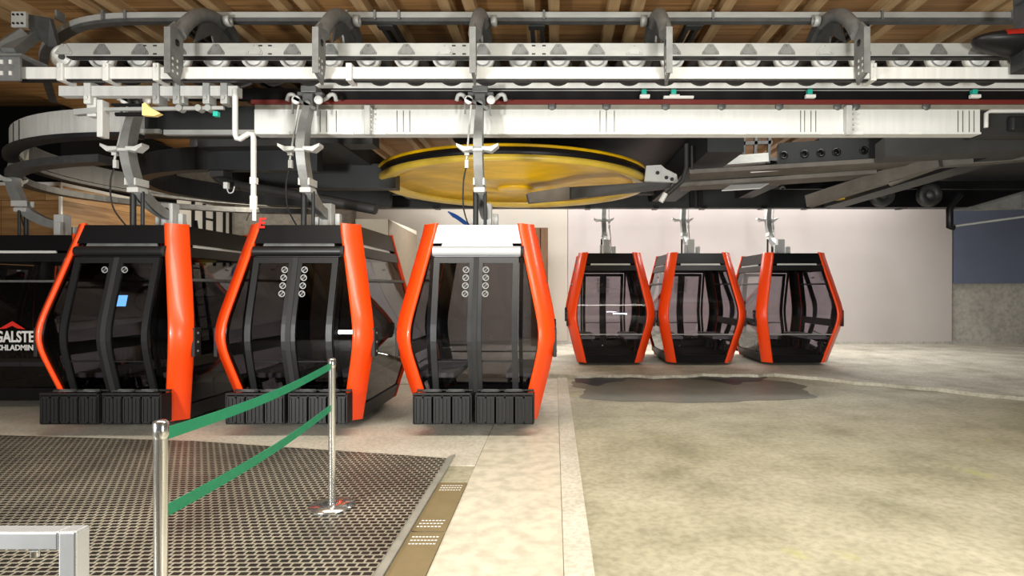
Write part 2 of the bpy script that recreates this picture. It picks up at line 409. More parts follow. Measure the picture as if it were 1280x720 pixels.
def sticker_mb(x, z, sy, off=.014, r=.036):
    mb = MB(); c = Vector((x, sy * (hy(z) + off), z)); n = 20
    ring = lambda rr: [c + Vector((rr * math.cos(2 * PI * i / n), 0, rr * math.sin(2 * PI * i / n))) for i in range(n)]
    mb.add(ring(r) + ring(r * .72), [(i, (i + 1) % n, n + (i + 1) % n, n + i) for i in range(n)])
    q = r * .62; t = r * .22
    mb.add([c + Vector(v) for v in ((-q, 0, -q + t), (-q + t, 0, -q), (q, 0, q - t), (q - t, 0, q))], [(0, 1, 2, 3)])
    m2 = [c + Vector((r * .3 * math.cos(2 * PI * i / 10), 0, r * .3 * math.sin(2 * PI * i / 10))) for i in range(10)]
    mb.add(m2, [list(range(10))]); return mb
def make_cabin(label, group, fascia='black', header='blackframe', nst=4, frame='blackframe', gl='darkglass', dgl='darkglass'):
    r = bpy.data.objects.new('gondola_cabin', None); link(r); r.empty_display_size = .3
    tag(r, label, 'gondola cabin', group)
    # floor pan
    def octo(z, ins):
        x, y, c = hx(z) - ins, hy(z) - ins, CC
        return [(x, -y + c, z), (x, y - c, z), (x - c, y, z), (-x + c, y, z), (-x, y - c, z), (-x, -y + c, z), (-x + c, -y, z), (x - c, -y, z)]
    b = MB(); b.prism(octo(.0, .04), (0, 0, .16)); part('floor_pan', b, 'carp', r)
    # sill skirts on all four sides
    b = MB()
    for sg in (-1, 1):
        strip(b, 'y', sg, lambda z: -fx(z), fx, .0, .17, .0, .04); strip(b, 'x', sg, lambda z: -fy(z), fy, .0, .17, .0, .04)
    part('sill', b, 'black', r)
    # roof with sloped fascias
    b = MB()
    for sg in (-1, 1):
        strip(b, 'x', sg, lambda z: -fy(z), fy, 2.0, ZT, .0, .05)
    strip(b, 'y', 1, lambda z: -fx(z), fx, 2.0, ZT, .0, .05)
    b.prism([(p_[0], p_[1], ZT - .06) for p_ in octo(ZT, .035)], (0, 0, .056))
    rf = part('roof', b, 'black', r)
    b = MB(); strip(b, 'y', -1, lambda z: -fx(z), fx, 2.0, ZT, .0, .05); part('roof_fascia', b, fascia, rf, label='silver front fascia' if fascia == 'silver' else None)
    b = MB()
    for sg in (-1, 1):
        b = MB(); strip(b, 'x', sg, lambda z: -fy(z) + .1, lambda z: fy(z) - .25, 1.965, 2.0, -.015, .02); part('light_gap', b, 'led', rf)
    for sg in (-1, 1):
        b = MB(); strip(b, 'y', sg, lambda z: -fx(z) + .1, lambda z: fx(z) - .1, 1.965, 2.0, -.02, .02)
        part('roof_joint', b, 'galvmid' if fascia == 'black' and sg < 0 else 'led', rf)
    b = MB()
    for sg in (-1, 1): strip(b, 'x', sg, lambda z: -fy(z), fy, 1.85, 1.965, .0, .05)
    strip(b, 'y', 1, lambda z: -fx(z), fx, 1.86, 1.965, .0, .05); strip(b, 'y', -1, lambda z: -fx(z), fx, 1.86, 1.965, -.03, .05)
    part('upper_frame', b, 'blackframe', r)
    # posts
    for sx in (-1, 1):
        for sy in (-1, 1):
            b = MB(); vs = []; Z = zs(0.0, ZT + .02)
            for z in Z:
                x, y = hx(z), hy(z); c = CC
                sec = [(x - c, y - .045), (x - c, y + .006), (x - c * .82, y + .014), (x - c * .5 + .016, y - c * .5 + .016), (x + .014, y - c * .82), (x + .006, y - c), (x - .045, y - c)]
                vs += [(sx * p, sy * q, z) for p, q in sec]
            kk = 7; fs = []
            for i in range(len(Z) - 1):
                for a in range(kk): fs.append((i * kk + a, i * kk + (a + 1) % kk, (i + 1) * kk + (a + 1) % kk, (i + 1) * kk + a))
            e = (len(Z) - 1) * kk
            b.add(vs, fs, True); b.add(vs[:kk], [list(range(kk))]); b.add(vs[e:], [list(range(kk))])
            p = part('corner_post', b, 'red', r)
            b = MB(); vs = []; Z = zs(0.16, 2.0)
            for z in Z:
                x, y = hx(z), hy(z); c = CC
                vs += [(sx * u_, sy * v_, z) for u_, v_ in [(x - c - .008, y - .03), (x - c - .012, y - .07), (x - .07, y - c - .012), (x - .03, y - c - .008)]]
            b.add(vs, [(4 * i + a, 4 * i + a + 1, 4 * i + a + 5, 4 * i + a + 4) for i in range(len(Z) - 1) for a in range(3)], True)
            part('inner_liner', b, 'blackframe', p, label='black inner side of the red post')
            b = MB(); x = hx(.9); y = hy(.9) - CC * .9
            b.box((sx * (x - .01), sy * (y - .10), .74), (sx * (x + .03), sy * (y + .02), 1.06), .008); part('bumper', b, 'blackmatt', p)
            b = MB()
            for zz in (.80, .90, 1.0): b.cyl((sx * (x + .03), sy * (y - .04), zz), (sx * (x + .036), sy * (y - .04), zz), .012, 8)
            part('bumper_bolt', b, 'galv', p)
    # door flank (-y): header tube, two door leaves, quarter panes
    b = MB(); y = -(hy(1.9) - .02)
    b.tube([(-.49, y, 1.91), (.49, y, 1.91)], .058, 14); b.box((-.49, y, 1.85), (.49, y + .05, 1.965))
    h = part('door_header', b, header, r)
    b = MB(); b.tube([(.49, y, 1.91), (.525, y, 1.91)], .062, 14); part('header_cap', b, 'blackmatt', h)
    for sx in (-1, 1):
        b = MB(); A, B = sorted((sx * .01, sx * .47))
        strip(b, 'y', -1, A, A + .065, .19, 1.84, .012, .035); strip(b, 'y', -1, B - .065, B, .19, 1.84, .012, .035)
        strip(b, 'y', -1, A + .065, B - .065, 1.775, 1.84, .012, .035); strip(b, 'y', -1, A + .065, B - .065, .19, .30, .012, .035)
        d = part('door', b, frame, r)
        b = MB(); pane(b, 'y', -1, A + .06, B - .06, .28, 1.80, -.005); part('door_glass', b, dgl, d)
        b = MB(); zz = .70; yy = -(hy(zz) + .02)
        b.cyl((A + .06, yy + .035, zz), (B - .06, yy + .035, zz), .010, 8); part('guard_bar', b, 'galvmid', d)
        b = MB(); xx = A + .004 if sx > 0 else B - .004
        strip(b, 'y', -1, xx - .014, xx + .014, .19, 1.84, .02, .02); part('door_seal', b, 'blackmatt', d)
        for q in range(nst):
            zz = 1.70 - q * .088
            part('round_sticker', sticker_mb(sx * .11, zz, -1), 'sticker', d)
        # ski rack on the leaf: slotted black tray with a ribbed front
        b = MB(); y0 = -(hy(.40) + .015); y1 = y0 - .17; X0, X1 = sorted((sx * .03, sx * .64))
        b.box((X0, y1, .05), (X1, y1 + .012, .34)); b.box((X0, y0, .05), (X1, y0 - .012, .34)); b.box((X0, y1, .04), (X1, y0, .055))
        nb = 6
        for q in range(nb + 1):
            xx = X0 + (X1 - X0) * q / nb
            b.box((xx - .009, y1, .05), (xx + .009, y0, .36))
        for q in range(15):
            xx = X0 + (X1 - X0) * (q + .5) / 15; b.box((xx - .008, y1 - .012, .07), (xx + .008, y1, .32))
        b.tube([(X0, y1, .365), (X1, y1, .365)], .016, 8); b.tube([(X0, y0 + .0, .375), (X1, y0, .375)], .014, 8)
        part('ski_rack', b, 'greybanner', d)
        b = MB()
        for q in range(2):
            xa = X0 + (X1 - X0) * (.12 + .42 * q) if sx < 0 else X0 + (X1 - X0) * (.06 + .42 * q)
            xb = xa + .2
            b.tube([(xa, y0 - .04, .37), (xa + .015, y0 - .11, .385), (xb - .015, y0 - .11, .385), (xb, y0 - .04, .37), (xb - .02, y0 - .02, .385), (xa + .02, y0 - .02, .385), (xa, y0 - .04, .37)], .009, 6)
        part('slot_rim', b, 'galvdark', d)
        b = MB(); pane(b, 'y', -1, (lambda z: .475) if sx > 0 else (lambda z: -fx(z)), fx if sx > 0 else (lambda z: -.475), .17, 1.86, -.02)
        part('quarter_window', b, gl, r)
    # back flank: one big pane with a guard bar
    b = MB(); pane(b, 'y', 1, lambda z: -fx(z), fx, .17, 1.86, -.02); bw = part('rear_window', b, gl, r)
    b = MB(); zz = .585; b.cyl((-fx(zz), hy(zz) + .0, zz), (fx(zz), hy(zz), zz), .012, 8); part('guard_bar', b, 'galv', bw)
    # end flanks: hinged upper light, bar, lower pane
    for sx in (-1, 1):
        b = MB(); pane(b, 'x', sx, lambda z: -fy(z), fy, 1.60, 1.85, -.02); part('vent_window', b, 'clearglass', r)
        b = MB(); strip(b, 'x', sx, lambda z: -fy(z), fy, 1.575, 1.605, .006, .03); strip(b, 'x', sx, -.02, .02, 1.72, 1.74, -.005, .03)
        part('window_bar', b, 'galvmid', r)
        b = MB(); pane(b, 'x', sx, lambda z: -fy(z), fy, .17, 1.575, -.02); part('end_window', b, gl, r)
        # bench across the cabin end
        b = MB(); xi = sx * .56
        for yy in (-.62, 0, .62): b.bar((sx * .52, yy, .16), (sx * .56, yy, .44), .04, .04)
        b.bar((sx * .34, -.66, .43), (sx * .34, .66, .43), .03, .05); b.bar((sx * .66, -.70, .43), (sx * .66, .70, .43), .03, .05)
        b.bar((sx * .78, -.66, .80), (sx * .78, .66, .80), .03, .14)
        bn = part('bench', b, 'blackframe', r)
        for q in range(4):
            ya = -.64 + q * .32
            b = MB(); b.box((sx * .30, ya + .008, .455), (sx * .70, ya + .312, .52), .018); part('seat_cushion', b, 'fabric', bn)
    # inner door pillars of the open frame
    b = MB()
    for sx in (-1, 1): strip(b, 'y', -1, sx * .50 - .02, sx * .50 + .02, .17, 1.9, -.04, .04)
    part('door_pillar', b, 'blackframe', r)
    # suspension on the roof
    b = MB(); b.box((-.16, -.14, ZT), (-.01, .14, ZT + .05)); b.box((-.075, -.10, ZT), (.075, .04, 2.56), .008); b.box((-.19, -.03, ZT), (-.11, .05, 2.40), .006); b.box((.09, -.02, ZT), (.15, .06, 2.44), .006)
    sb = part('roof_bracket', b, 'galvwhite', r)
    b = MB(); b.lathe([(.0, -.101), (.035, -.102), (.036, -.115), (.018, -.118), (0, -.118)], 16, (0, 0, 2.47), 'y'); part('bracket_bolt', b, 'black', sb)
    b = MB(); b.cyl((-.05, -.60, ZT - .02), (-.05, -.60, 2.62), .032, 10); b.cyl((.06, -.60, ZT - .02), (.06, -.60, 2.62), .02, 10)
    part('damper', b, 'steeldark', r)
    path = smooth_path([(0, -.06, 2.40), (0, -.30, 2.47), (0, -.56, 2.63), (0, -.70, 2.87), (0, -.75, 3.09), (0, -.71, 3.28), (0, -.65, 3.46), (0, -.56, 3.64)], 5)
    b = MB(); n = len(path)
    b.sweep(path, [(-.042, -.06), (.042, -.06), (.042, .06), (-.042, .06)], up=(1, 0, 0) if False else (0, 1, .3), scales=[.85 + .35 * math.sin(PI * i / n) ** .8 for i in range(n)])
    ar = part('hanger_arm', b, 'armgrey', r)
    b = MB()
    b.box((-.065, -.69, 2.60), (.065, -.51, 2.66), .01); b.box((-.065, -.72, 2.68), (-.045, -.5, 2.76)); b.box((.045, -.72, 2.68), (.065, -.5, 2.76)); part('arm_collar', b, 'galvwhite', ar)
    b = MB()
    for sx in (-1, 1):
        b.prism([(sx * .05, -.86, 3.05), (sx * .16, -.86, 3.03), (sx * .235, -.86, 3.09), (sx * .235, -.86, 3.12), (sx * .15, -.86, 3.085), (sx * .05, -.86, 3.085)], (0, .12, 0))
    b.box((-.06, -.84, 3.04), (.06, -.72, 3.07)); part('guide_wing', b, 'galvwhite', ar)
    b = MB(); b.cyl((-.13, -.78, 2.95), (-.10, -.62, 3.62), .012, 8); b.box((-.15, -.80, 3.0), (-.1, -.74, 3.03)); b.box((-.15, -.78, 2.86), (-.11, -.74, 2.95)); part('release_rod', b, 'galvwhite', ar)
    b = MB(); b.tube(smooth_path([(-.13, -.76, 2.9), (-.16, -.8, 2.7), (-.17, -.75, 2.42), (-.13, -.6, 2.22)], 6), .009, 6); part('cable', b, 'blackmatt', ar)
    # grip
    b = MB(); b.box((-.06, -.62, 3.60), (.06, -.46, 3.76), .01); b.box((-.15, -.56, 3.70), (.15, -.46, 3.80), .012); b.box((-.09, -.6, 3.78), (.09, -.42, 3.86), .01)
    b.bar((-.17, -.62, 3.52), (-.17, -.62, 3.72), .018, .018); b.bar((.12, -.62, 3.50), (.12, -.62, 3.72), .018, .018)
    b.bar((-.15, -.63, 3.70), (.10, -.63, 3.57), .02, .035)
    g = part('grip', b, 'galvmid', r)
    for sx in (-1, 1):
        b = MB(); xx = sx * .24
        b.tube(smooth_path([(sx * .08, -.5, 3.74), (sx * .16, -.5, 3.73), (sx * .22, -.5, 3.78), (sx * .27, -.5, 3.775), (sx * .29, -.5, 3.71)], 5), .024, 8); part('guide_hook', b, 'galvwhite', g)
        b = MB(); b.lathe([(0, -.02), (.045, -.02), (.05, -.012), (.05, .012), (.045, .02), (0, .02)], 20, (sx * .13, -.62, 3.68), 'y'); part('roller', b, 'whiteplastic', g)
    b = MB(); b.lathe([(0, -.01), (.04, -.01), (.04, .01), (0, .01)], 16, (0, -.63, 3.64), 'y'); part('grip_bolt', b, 'galv', g)
    return r

ZC = .11
proto = make_cabin('black gondola cabin with red corner posts and a small blue sticker on its right door', 'gondola cabins at the platform', nst=1)
proto.location = (-4.85, 7.3, ZC)
doors = [c for c in proto.children if c.name.startswith('door') and not c.name.startswith(('door_h', 'door_p'))]
b = MB(); zz = 1.36; pane(b, 'y', -1, .10, .20, 1.30, 1.42, .012); part('blue_sticker', b, 'bluesign', doors[-1])  # small blue rectangle on the right door glass
cab2 = make_cabin('black gondola cabin with a red letter on its roof edge, behind the farther chrome post', 'gondola cabins at the platform', nst=4)
cab2.location = (-2.865, 7.3, ZC)
b = text_mb('E', .17, (-.47, -.835, ZT - .035), (1, 0, .0), (0, .3, 1)); part('red_letter', b, 'redsign', cab2)
cab3 = make_cabin('gondola cabin with silver front fascia and red corner posts, below the yellow bullwheel', 'gondola cabins at the platform', 'silver', 'silver', 4, 'darkframe', 'cab3glass', 'cab3glass')
cab3.location = (-.865, 7.3, ZC)
far_labels = ['red-framed gondola cabin in the back row, the one nearest the silver-fronted cabin',
              'middle one of the three red-framed gondola cabins hanging before the white back wall',
              'red-framed gondola cabin at the right end of the back row, before the bare white wall']
far0 = make_cabin(far_labels[0], 'gondola cabins in the back row', gl='glass', dgl='doorglass')
for (x, lb) in zip((1.13, 2.945, 4.89), far_labels):
    c = far0 if x < 2 else copy_tree(far0)
    c.location = (x, 12.45, ZC); c.rotation_euler = (0, 0, PI)
    tag(c, lb, None, 'gondola cabins in the back row')
cab0 = make_cabin('gondola cabin at the left edge, red mountain logo and white lettering on its window', 'gondola cabins at the platform')
cab0.location = (-7.1, 8.35, ZC); cab0.rotation_euler = (0, 0, -PI / 2)
# lettering on the end window that faces the platform (local +x flank)
ew = [c for c in cab0.children if c.name.startswith('end_window')][-1]
lx = hx(.88) + .01
part('lettering', text_mb('GALSTERBERG', .20, (lx, -.17, .80), (0, 1, 0), (.0, 0, 1), .003, .74), 'white', ew)
part('lettering', text_mb('SCHLADMING', .10, (hx(.72) + .015, -.22, .69), (0, 1, 0), (.0, 0, 1), .003, .95), 'white', ew)
b = MB(); b.prism([(lx, -.12, .965), (lx, .06, 1.07), (lx, .23, .965), (lx, .13, .975), (lx, .06, 1.01), (lx, -.02, .975)], (.006, 0, 0)); part('mountain_logo', b, 'redsign', ew)

# ================================================================== STATION STEELWORK (near lane)
XR = 6.6
def hbox(x0, x1, D0, D1, r0, r1, bev=0.0):
    b = MB(); b.box((x0, D0, EYE + r0), (x1, D1, EYE + r1), bev); return b
# upper channel beam with slots and triangular bearing plates
tyre_px = [460 - 47.6 * i for i in range(8, 0, -1)] + [460 + 47.6 * i for i in range(0, 18)]
tyre_x = [X_(px, 6.05) for px in tyre_px]
b = hbox(-5.0, XR, 5.9, 5.93, 2.385, 2.516); b.box((-5.0, 5.93, EYE + 2.385), (XR, 6.02, EYE + 2.40)); b.box((-5.0, 5.93, EYE + 2.50), (XR, 6.02, EYE + 2.516))
sub = []
plates = [MB() for _ in tyre_x]; bl = []
for i, x in enumerate(tyre_x):
    x2 = x * 5.89 / 6.05
    m_ = MB(); m_.prism([(x2 - .085, 5.89, EYE + 2.40), (x2 + .085, 5.89, EYE + 2.40), (x2 + .085, 5.89, EYE + 2.42), (x2 + .025, 5.89, EYE + 2.505), (x2 - .025, 5.89, EYE + 2.505), (x2 - .085, 5.89, EYE + 2.42)], (0, .01, 0))
    for q in ((-.06, 2.42), (.06, 2.42), (0, 2.49)): m_.cyl((x2 + q[0], 5.88, EYE + q[1]), (x2 + q[0], 5.89, EYE + q[1]), .010, 8)
    sub.append(('bearing_plate', m_, 'galvmid' if i % 5 else 'galv'))
for px in (325, 337, 567, 580, 667, 680, 180, 193):
    m_ = MB()
    x = X_(px, 5.89)
    for r_ in (2.405, 2.49): m_.box((x - .018, 5.894, EYE + r_ - .006), (x + .018, 5.902, EYE + r_ + .006))
    sub.append(('bolt_slot', m_, 'black'))
thing('upper_channel_beam', 'long grey steel channel with triangular plates, directly below the roof bracket arches', 'steel beam', [('beam', b, 'galv', sub)])
b = MB(); b.box((-5.0, 5.9, EYE + 2.372), (XR, 5.98, EYE + 2.384)); thing('cable_duct', 'dark slim duct running under the upper grey channel beam', 'cable duct', [('cable_duct', b, 'black')])  # black strip stands for the shaded underside of the channel
# middle square tube
b = hbox(-5.36, XR, 5.72, 5.84, 2.088, 2.205, .006)
sub = []
for px in (75, 132, 195, 436, 1092):
    x = X_(px, 5.7); m_ = MB(); m_.box((x - .03, 5.69, EYE + 2.06), (x + .03, 5.87, EYE + 2.235), .008); m_.cyl((x, 5.68, EYE + 2.2), (x, 5.7, EYE + 2.2), .015, 8)
    sub.append(('clamp', m_, 'galvwhite'))
thing('square_tube_beam', 'pale square steel tube spanning the picture, second beam from the top', 'steel beam', [('tube', b, 'galvwhite', sub)])
b = MB(); b.box((-5.36, 5.74, EYE + 2.074), (XR, 5.80, EYE + 2.0875)); thing('cable_duct', 'dark slim duct hugging the underside of the pale square tube', 'cable duct', [('cable_duct', b, 'black')])  # black strip stands for the shaded underside of the tube
# friction tyres with pulleys
def tyre_parts(x):
    t = MB(); t.lathe([(.06, -.06), (.15, -.06), (.168, -.04), (.172, 0), (.168, .04), (.15, .06), (.06, .06)], 28, (x * 6.45 / 6.05 * .985, 6.45, EYE + 2.45), 'y', True)
    p = MB(); cx = x
    p.lathe([(0, -.03), (.05, -.03), (.055, -.01), (.10, -.012), (.09, -.035), (.125, -.04), (.125, .04), (.05, .04), (0, .04)], 28, (cx, 6.07, EYE + 2.43), 'y')
    a = MB(); a.cyl((cx, 6.02, EYE + 2.43), (x * 6.45 / 6.05 * .985, 6.5, EYE + 2.45), .03, 10)
    return [('pulley', p, 'pulley'), ('tyre', t, 'tyre'), ('axle', a, 'galvdark')]
t0 = thing('tyre_conveyor_wheel', 'black friction tyre with a white pulley between the two long grey beams', 'conveyor wheel', tyre_parts(0.0), 'friction tyres of the conveyor')
first = True
for x in tyre_x:
    if first: o = t0; first = False
    else: o = copy_tree(t0)
    o.location.x = x * 1.0
# belt guard strip behind the tyres
b = hbox(-3.0, XR, 7.05, 7.09, 2.44, 2.56); thing('guard_strip', 'white strip behind the lower halves of the friction tyres', 'strip', [('guard_strip', b, 'railwhite')])
b = hbox(-4.6, XR, 6.98, 7.04, 2.29, 2.43); b2 = hbox(-2.7, XR, 6.965, 6.98, 2.395, 2.405)  # second thin box paints the highlight along the black rail
thing('black_rail', 'black rail with one thin bright line, above the dark red strip', 'rail', [('rail', b, 'black'), ('bright_line', b2, 'galv')])
b = hbox(-3.65, XR, 6.93, 7.02, 2.225, 2.275); thing('red_strip', 'dark red strip running along the top of the bright guide rail', 'strip', [('red_strip', b, 'darkred')])
# small sensors under the belt guard
for px, w, lb in ((805, 5, 'leftmost teal sensor, left of the long flat white tab'), (842, 5, 'teal sensor above the long white tab right of centre'), (1012, 6, 'teal sensor with a white block near the fourth arch bracket'), (1218, 7, 'rightmost teal sensor, near the red lamp shell')):
    x = X_(px, 6.9); b = MB(); b.box((x - .03, 6.88, EYE + 2.33), (x + .03, 6.94, EYE + 2.385), .005); b2 = MB(); b2.box((x - .03 - .02, 6.88, EYE + 2.285), (x + .07, 6.93, EYE + 2.325), .005)
    thing('sensor', lb, 'sensor', [('sensor_body', b, 'teal'), ('sensor_foot', b2, 'whiteplastic')], 'teal sensors')
x = X_(848, 6.9); b = MB(); b.box((x - .18, 6.87, EYE + 2.28), (x + .18, 6.92, EYE + 2.305), .004); thing('white_tab', 'long flat white tab beside a teal sensor', 'tab', [('white_tab', b, 'whiteplastic')])
# bright guide rail (near lane, straight right part)
xa, xb = X_(318, 6.95), X_(1225, 6.95)
b = hbox(xa, xb, 6.95, 7.06, 1.875, 2.165); b.box((xa, 6.93, EYE + 1.862), (xb, 7.1, EYE + 1.885))
sub = []
lip = hbox(xa, xb + 1.5, 6.96, 7.12, 2.166, 2.224); sub.append(('top_lip', lip, 'beigelip'))
for px in (400, 408, 420, 496, 504, 512, 750, 758, 768, 1001, 1006, 1014, 1020, 1198, 1204, 1212, 1218):
    x = X_(px, 6.94); m_ = MB(); m_.box((x - .004, 6.944, EYE + 1.89), (x + .004, 6.951, EYE + 2.15)); sub.append(('joint_line', m_, 'galvmid'))
for px in (355, 435, 475, 615, 709, 800, 833, 925, 1033, 1072, 1145):
    x = X_(px, 6.92); m_ = MB(); m_.box((x - .07, 6.915, EYE + 1.855), (x + .07, 6.93, EYE + 1.89)); sub.append(('rail_clip', m_, 'whiteplastic'))
for px in (690, 758, 832, 902, 974, 1047, 1070, 1158):
    x = X_(px, 6.95); m_ = MB(); m_.lathe([(0, -.01), (.045, -.01), (.05, .01), (0, .01)], 14, (x, 6.95, EYE + 2.20), 'y'); sub.append(('lip_bolt', m_, 'galvmid'))
for px in (460, 1060):
    x = X_(px, 6.9); m_ = MB(); m_.box((x - .035, 6.86, EYE + 1.84), (x + .035, 6.95, EYE + 2.19), .008)
    for q in range(5): m_.cyl((x + .045, 6.87, EYE + 1.9 + q * .06), (x + .06, 6.87, EYE + 1.9 + q * .06), .014, 8)
    sub.append(('rail_clamp', m_, 'galvwhite'))
thing('guide_rail', 'broad bright white guide rail that the cabin hangers run along', 'guide rail', [('rail', b, 'railwhite', sub)])
# curved turnaround rail at the left
RC = Vector((-5.26, 9.87, 0)); RR = 2.92
path = [Vector((-4.98, 6.95, EYE + 2.02)), Vector((-5.1, 6.95, EYE + 2.02))]
for i in range(0, 41):
    a = PI * i / 40; path.append(Vector((RC.x - RR * math.sin(a), RC.y - RR * math.cos(a), EYE + 2.02)))
b = MB(); b.sweep(path[:17], [(-.05, -.15), (.05, -.15), (.05, .145), (-.05, .145)])
bk = MB(); bk.sweep(path[16:], [(-.05, -.15), (.05, -.15), (.05, .145), (-.05, .145)])  # far half of the same zinc rail, its shade painted as a darker colour
m_ = MB(); pp = [p + Vector((0, 0, -.19)) for p in path]; m_.sweep(pp, [(-.12, -.02), (.05, -.02), (.05, .03), (-.12, .03)])
jl = MB()
for i in (9, 10): 
    p = path[i]; d = (p - RC); d.z = 0; d.normalize(); jl.bar(p + d * .055 + Vector((0, 0, -.13)), p + d * .055 + Vector((0, 0, .13)), .012, .012)
thing('turnaround_rail', 'pale guide rail curving round the turnaround at the left', 'guide rail', [('rail', b, 'galvwhite', [('under_lip', m_, 'steeldark'), ('joint_line', jl, 'galvdark')]), ('back_rail', bk, 'steeldark')])
x0, x1 = X_(143, 6.95), X_(156, 6.95)
b = hbox(x0, x1, 6.93, 7.05, 1.88, 2.15, .005); thing('rail_stub', 'short pale rail piece just left of the leftmost hanger', 'rail stub', [('rail_stub', b, 'galvwhite')])
b = hbox(X_(158, 7.2), X_(318, 7.0), 7.0, 7.3, 1.9, 2.22); lip = MB(); lip.box((X_(205, 6.96), 6.95, EYE + 1.86), (X_(318, 6.96), 7.02, EYE + 1.92)); lip.box((X_(175, 6.96), 6.95, EYE + 1.88), (X_(200, 6.96), 7.0, EYE + 1.93))
thing('switch_box', 'dark steel housing between the curved rail and the straight bright rail', 'housing', [('housing', b, 'steeldark'), ('lower_lip', lip, 'galv')])
# inner and outer dark turnaround frames below the curved rail
path = [Vector((-3.3, 8.1, EYE + 1.80))]
for i in range(0, 41):
    a = PI * i / 40; path.append(Vector((RC.x - 2.05 * math.sin(a) + .6, RC.y - 1.77 * math.cos(a), EYE + 1.82)))
path.append(Vector((-3.3, 11.64, EYE + 1.80)))
b = MB(); b.sweep(path, [(-.09, -.16), (.09, -.16), (.09, .16), (-.09, .16)])
thing('turnaround_beam', 'dark steel beam curving inside the pale turnaround rail', 'steel frame', [('turnaround_beam', b, 'steeldark')])
path = []
for i in range(2, 41):
    a = PI * i / 40; path.append(Vector((RC.x - 3.25 * math.sin(a), RC.y - 2.5 * math.cos(a), EYE + 1.66)))
b = MB(); b.sweep(path, [(-.10, -.05), (.10, -.05), (.10, .05), (-.10, .05)])
thing('turnaround_skirt', 'dark grey flat skirt below the curved turnaround rail', 'steel frame', [('turnaround_skirt', b, 'galvdark')])
# overhead conduit
pc = [(-7.5, 8.6, EYE + 2.85), (-6.4, 7.2, EYE + 2.92), (-5.6, 6.6, EYE + 2.98), (-5.0, 6.42, EYE + 3.02), (-4.2, 6.4, EYE + 3.03)]
path = smooth_path(pc, 6) + [Vector((XR + 1, 6.4, EYE + 3.03))]
b = MB(); b.sweep(path, [(-.035, -.03), (.035, -.03), (.035, .03), (-.035, .03)])
sub = []
m_ = MB(); m_.sweep([p + Vector((0, .02, -.05)) for p in path], [(-.045, -.018), (.045, -.018), (.045, .018), (-.045, .018)]); sub.append(('under_cable', m_, 'galvdark'))  # dark strip paints the shaded underside of the conduit
for px in (75, 132, 160, 435, 470, 500, 680, 890, 1035, 1100, 1262):
    x = X_(px, 6.4); m_ = MB(); m_.box((x - .012, 6.345, EYE + 2.975), (x + .012, 6.45, EYE + 3.075)); sub.append(('conduit_hanger', m_, 'galvmid'))
thing('cable_conduit', 'long grey cable conduit on top, right below the wooden ceiling', 'conduit', [('conduit', b, 'galv', sub)])
# dark struts from the conduit into the depth
for x, lb in ((-4.2, 'leftmost'), (-1.9, 'second from left'), (-.2, 'middle'), (1.57, 'second from right'), (3.44, 'rightmost')):
    b = MB()
    for d in (-.055, .055): b.bar((x + d, 6.5, EYE + 3.0), (x + d, 10.5, EYE + 3.02), .045, .09)
    b.box((x - .09, 6.45, EYE + 2.94), (x + .09, 6.55, EYE + 2.985))
    thing('double_strut', 'dark double strut going back under the ceiling boards, ' + lb + ' of five', 'strut', [('double_strut', b, 'steeldark')], 'dark double struts')
# arched yoke brackets
def yoke(px, label, flip):
    x = X_(px, 5.68); E = EYE
    path = smooth_path([(x, 5.66, E + 2.50), (x, 5.78, E + 2.66), (x, 5.98, E + 2.84), (x, 6.2, E + 2.93), (x, 6.42, E + 2.95)], 6)
    b = MB(); b.tube(path, .068, 14, up=(1, 0, 0))
    c = MB(); c.prism([(x - .012, 5.50, E + 2.50), (x - .012, 5.60, E + 2.60), (x - .012, 5.712, E + 2.46), (x - .012, 5.712, E + 2.2), (x - .012, 5.66, E + 2.00), (x - .012, 5.50, E + 2.06)], (.024, 0, 0))
    c.box((x - .03, 5.49, E + 2.06), (x + .03, 5.502, E + 2.50))
    fc = x - flip * -.0125
    h = MB(); holes = []
    h.lathe([(0, -.003), (.034, -.003), (.034, .003), (0, .003)], 14, (fc, 5.62, E + 2.40), 'x')
    for q in (2.10, 2.16, 2.22):
        for d in (5.55, 5.62):
            m_ = MB(); m_.box((fc - .003, d - .01, E + q - .012), (fc + .003, d + .01, E + q + .012)); holes.append(('foot_hole', m_, 'galvwhite'))
    p2 = smooth_path([(x, 6.42, E + 2.95), (x, 6.62, E + 2.86), (x, 6.75, E + 2.66), (x, 6.8, E + 2.45)], 5)
    d = MB(); d.sweep(p2, [(-.06, -.06), (.06, -.06), (.06, .06), (-.06, .06)], up=(1, 0, 0))
    w = MB(); w.prism([(x - .01, 5.9, E + 2.52), (x - .01, 6.0, E + 2.76), (x - .01, 6.25, E + 2.9), (x - .01, 6.6, E + 2.82), (x - .01, 6.36, E + 2.6), (x - .01, 6.3, E + 2.52), (x - .01, 6.2, E + 2.74)], (.02, 0, 0))
    y_ = MB(); y_.lathe([(.03, -.03), (.06, -.03), (.06, .03), (.03, .03)], 16, (x + flip * .12, 6.3, E + 2.93), 'x', True)
    return thing('arch_bracket', label, 'bracket', [('arch_tube', b, 'galvmid'), ('foot_plate', c, 'galvmid', [('foot_hole', h, 'black')] + holes), ('back_leg', d, 'galvdark'), ('web_plate', w, 'galvdark'), ('cable_eye', y_, 'galv')], 'arched brackets over the beams')
for px, lb, fl in ((225, 'leftmost of the five arched grey brackets over the beams', 1), (404, 'arched grey bracket above the second cabin hanger from left', 1), (594, 'arched grey bracket right above the hanger of the silver-fronted cabin', 1), (832, 'arched grey bracket over the beams above the right end of the bullwheel', -1), (1071, 'arched grey bracket at the right, nearest the red lamp shell', -1)):
    yoke(px, lb, fl)
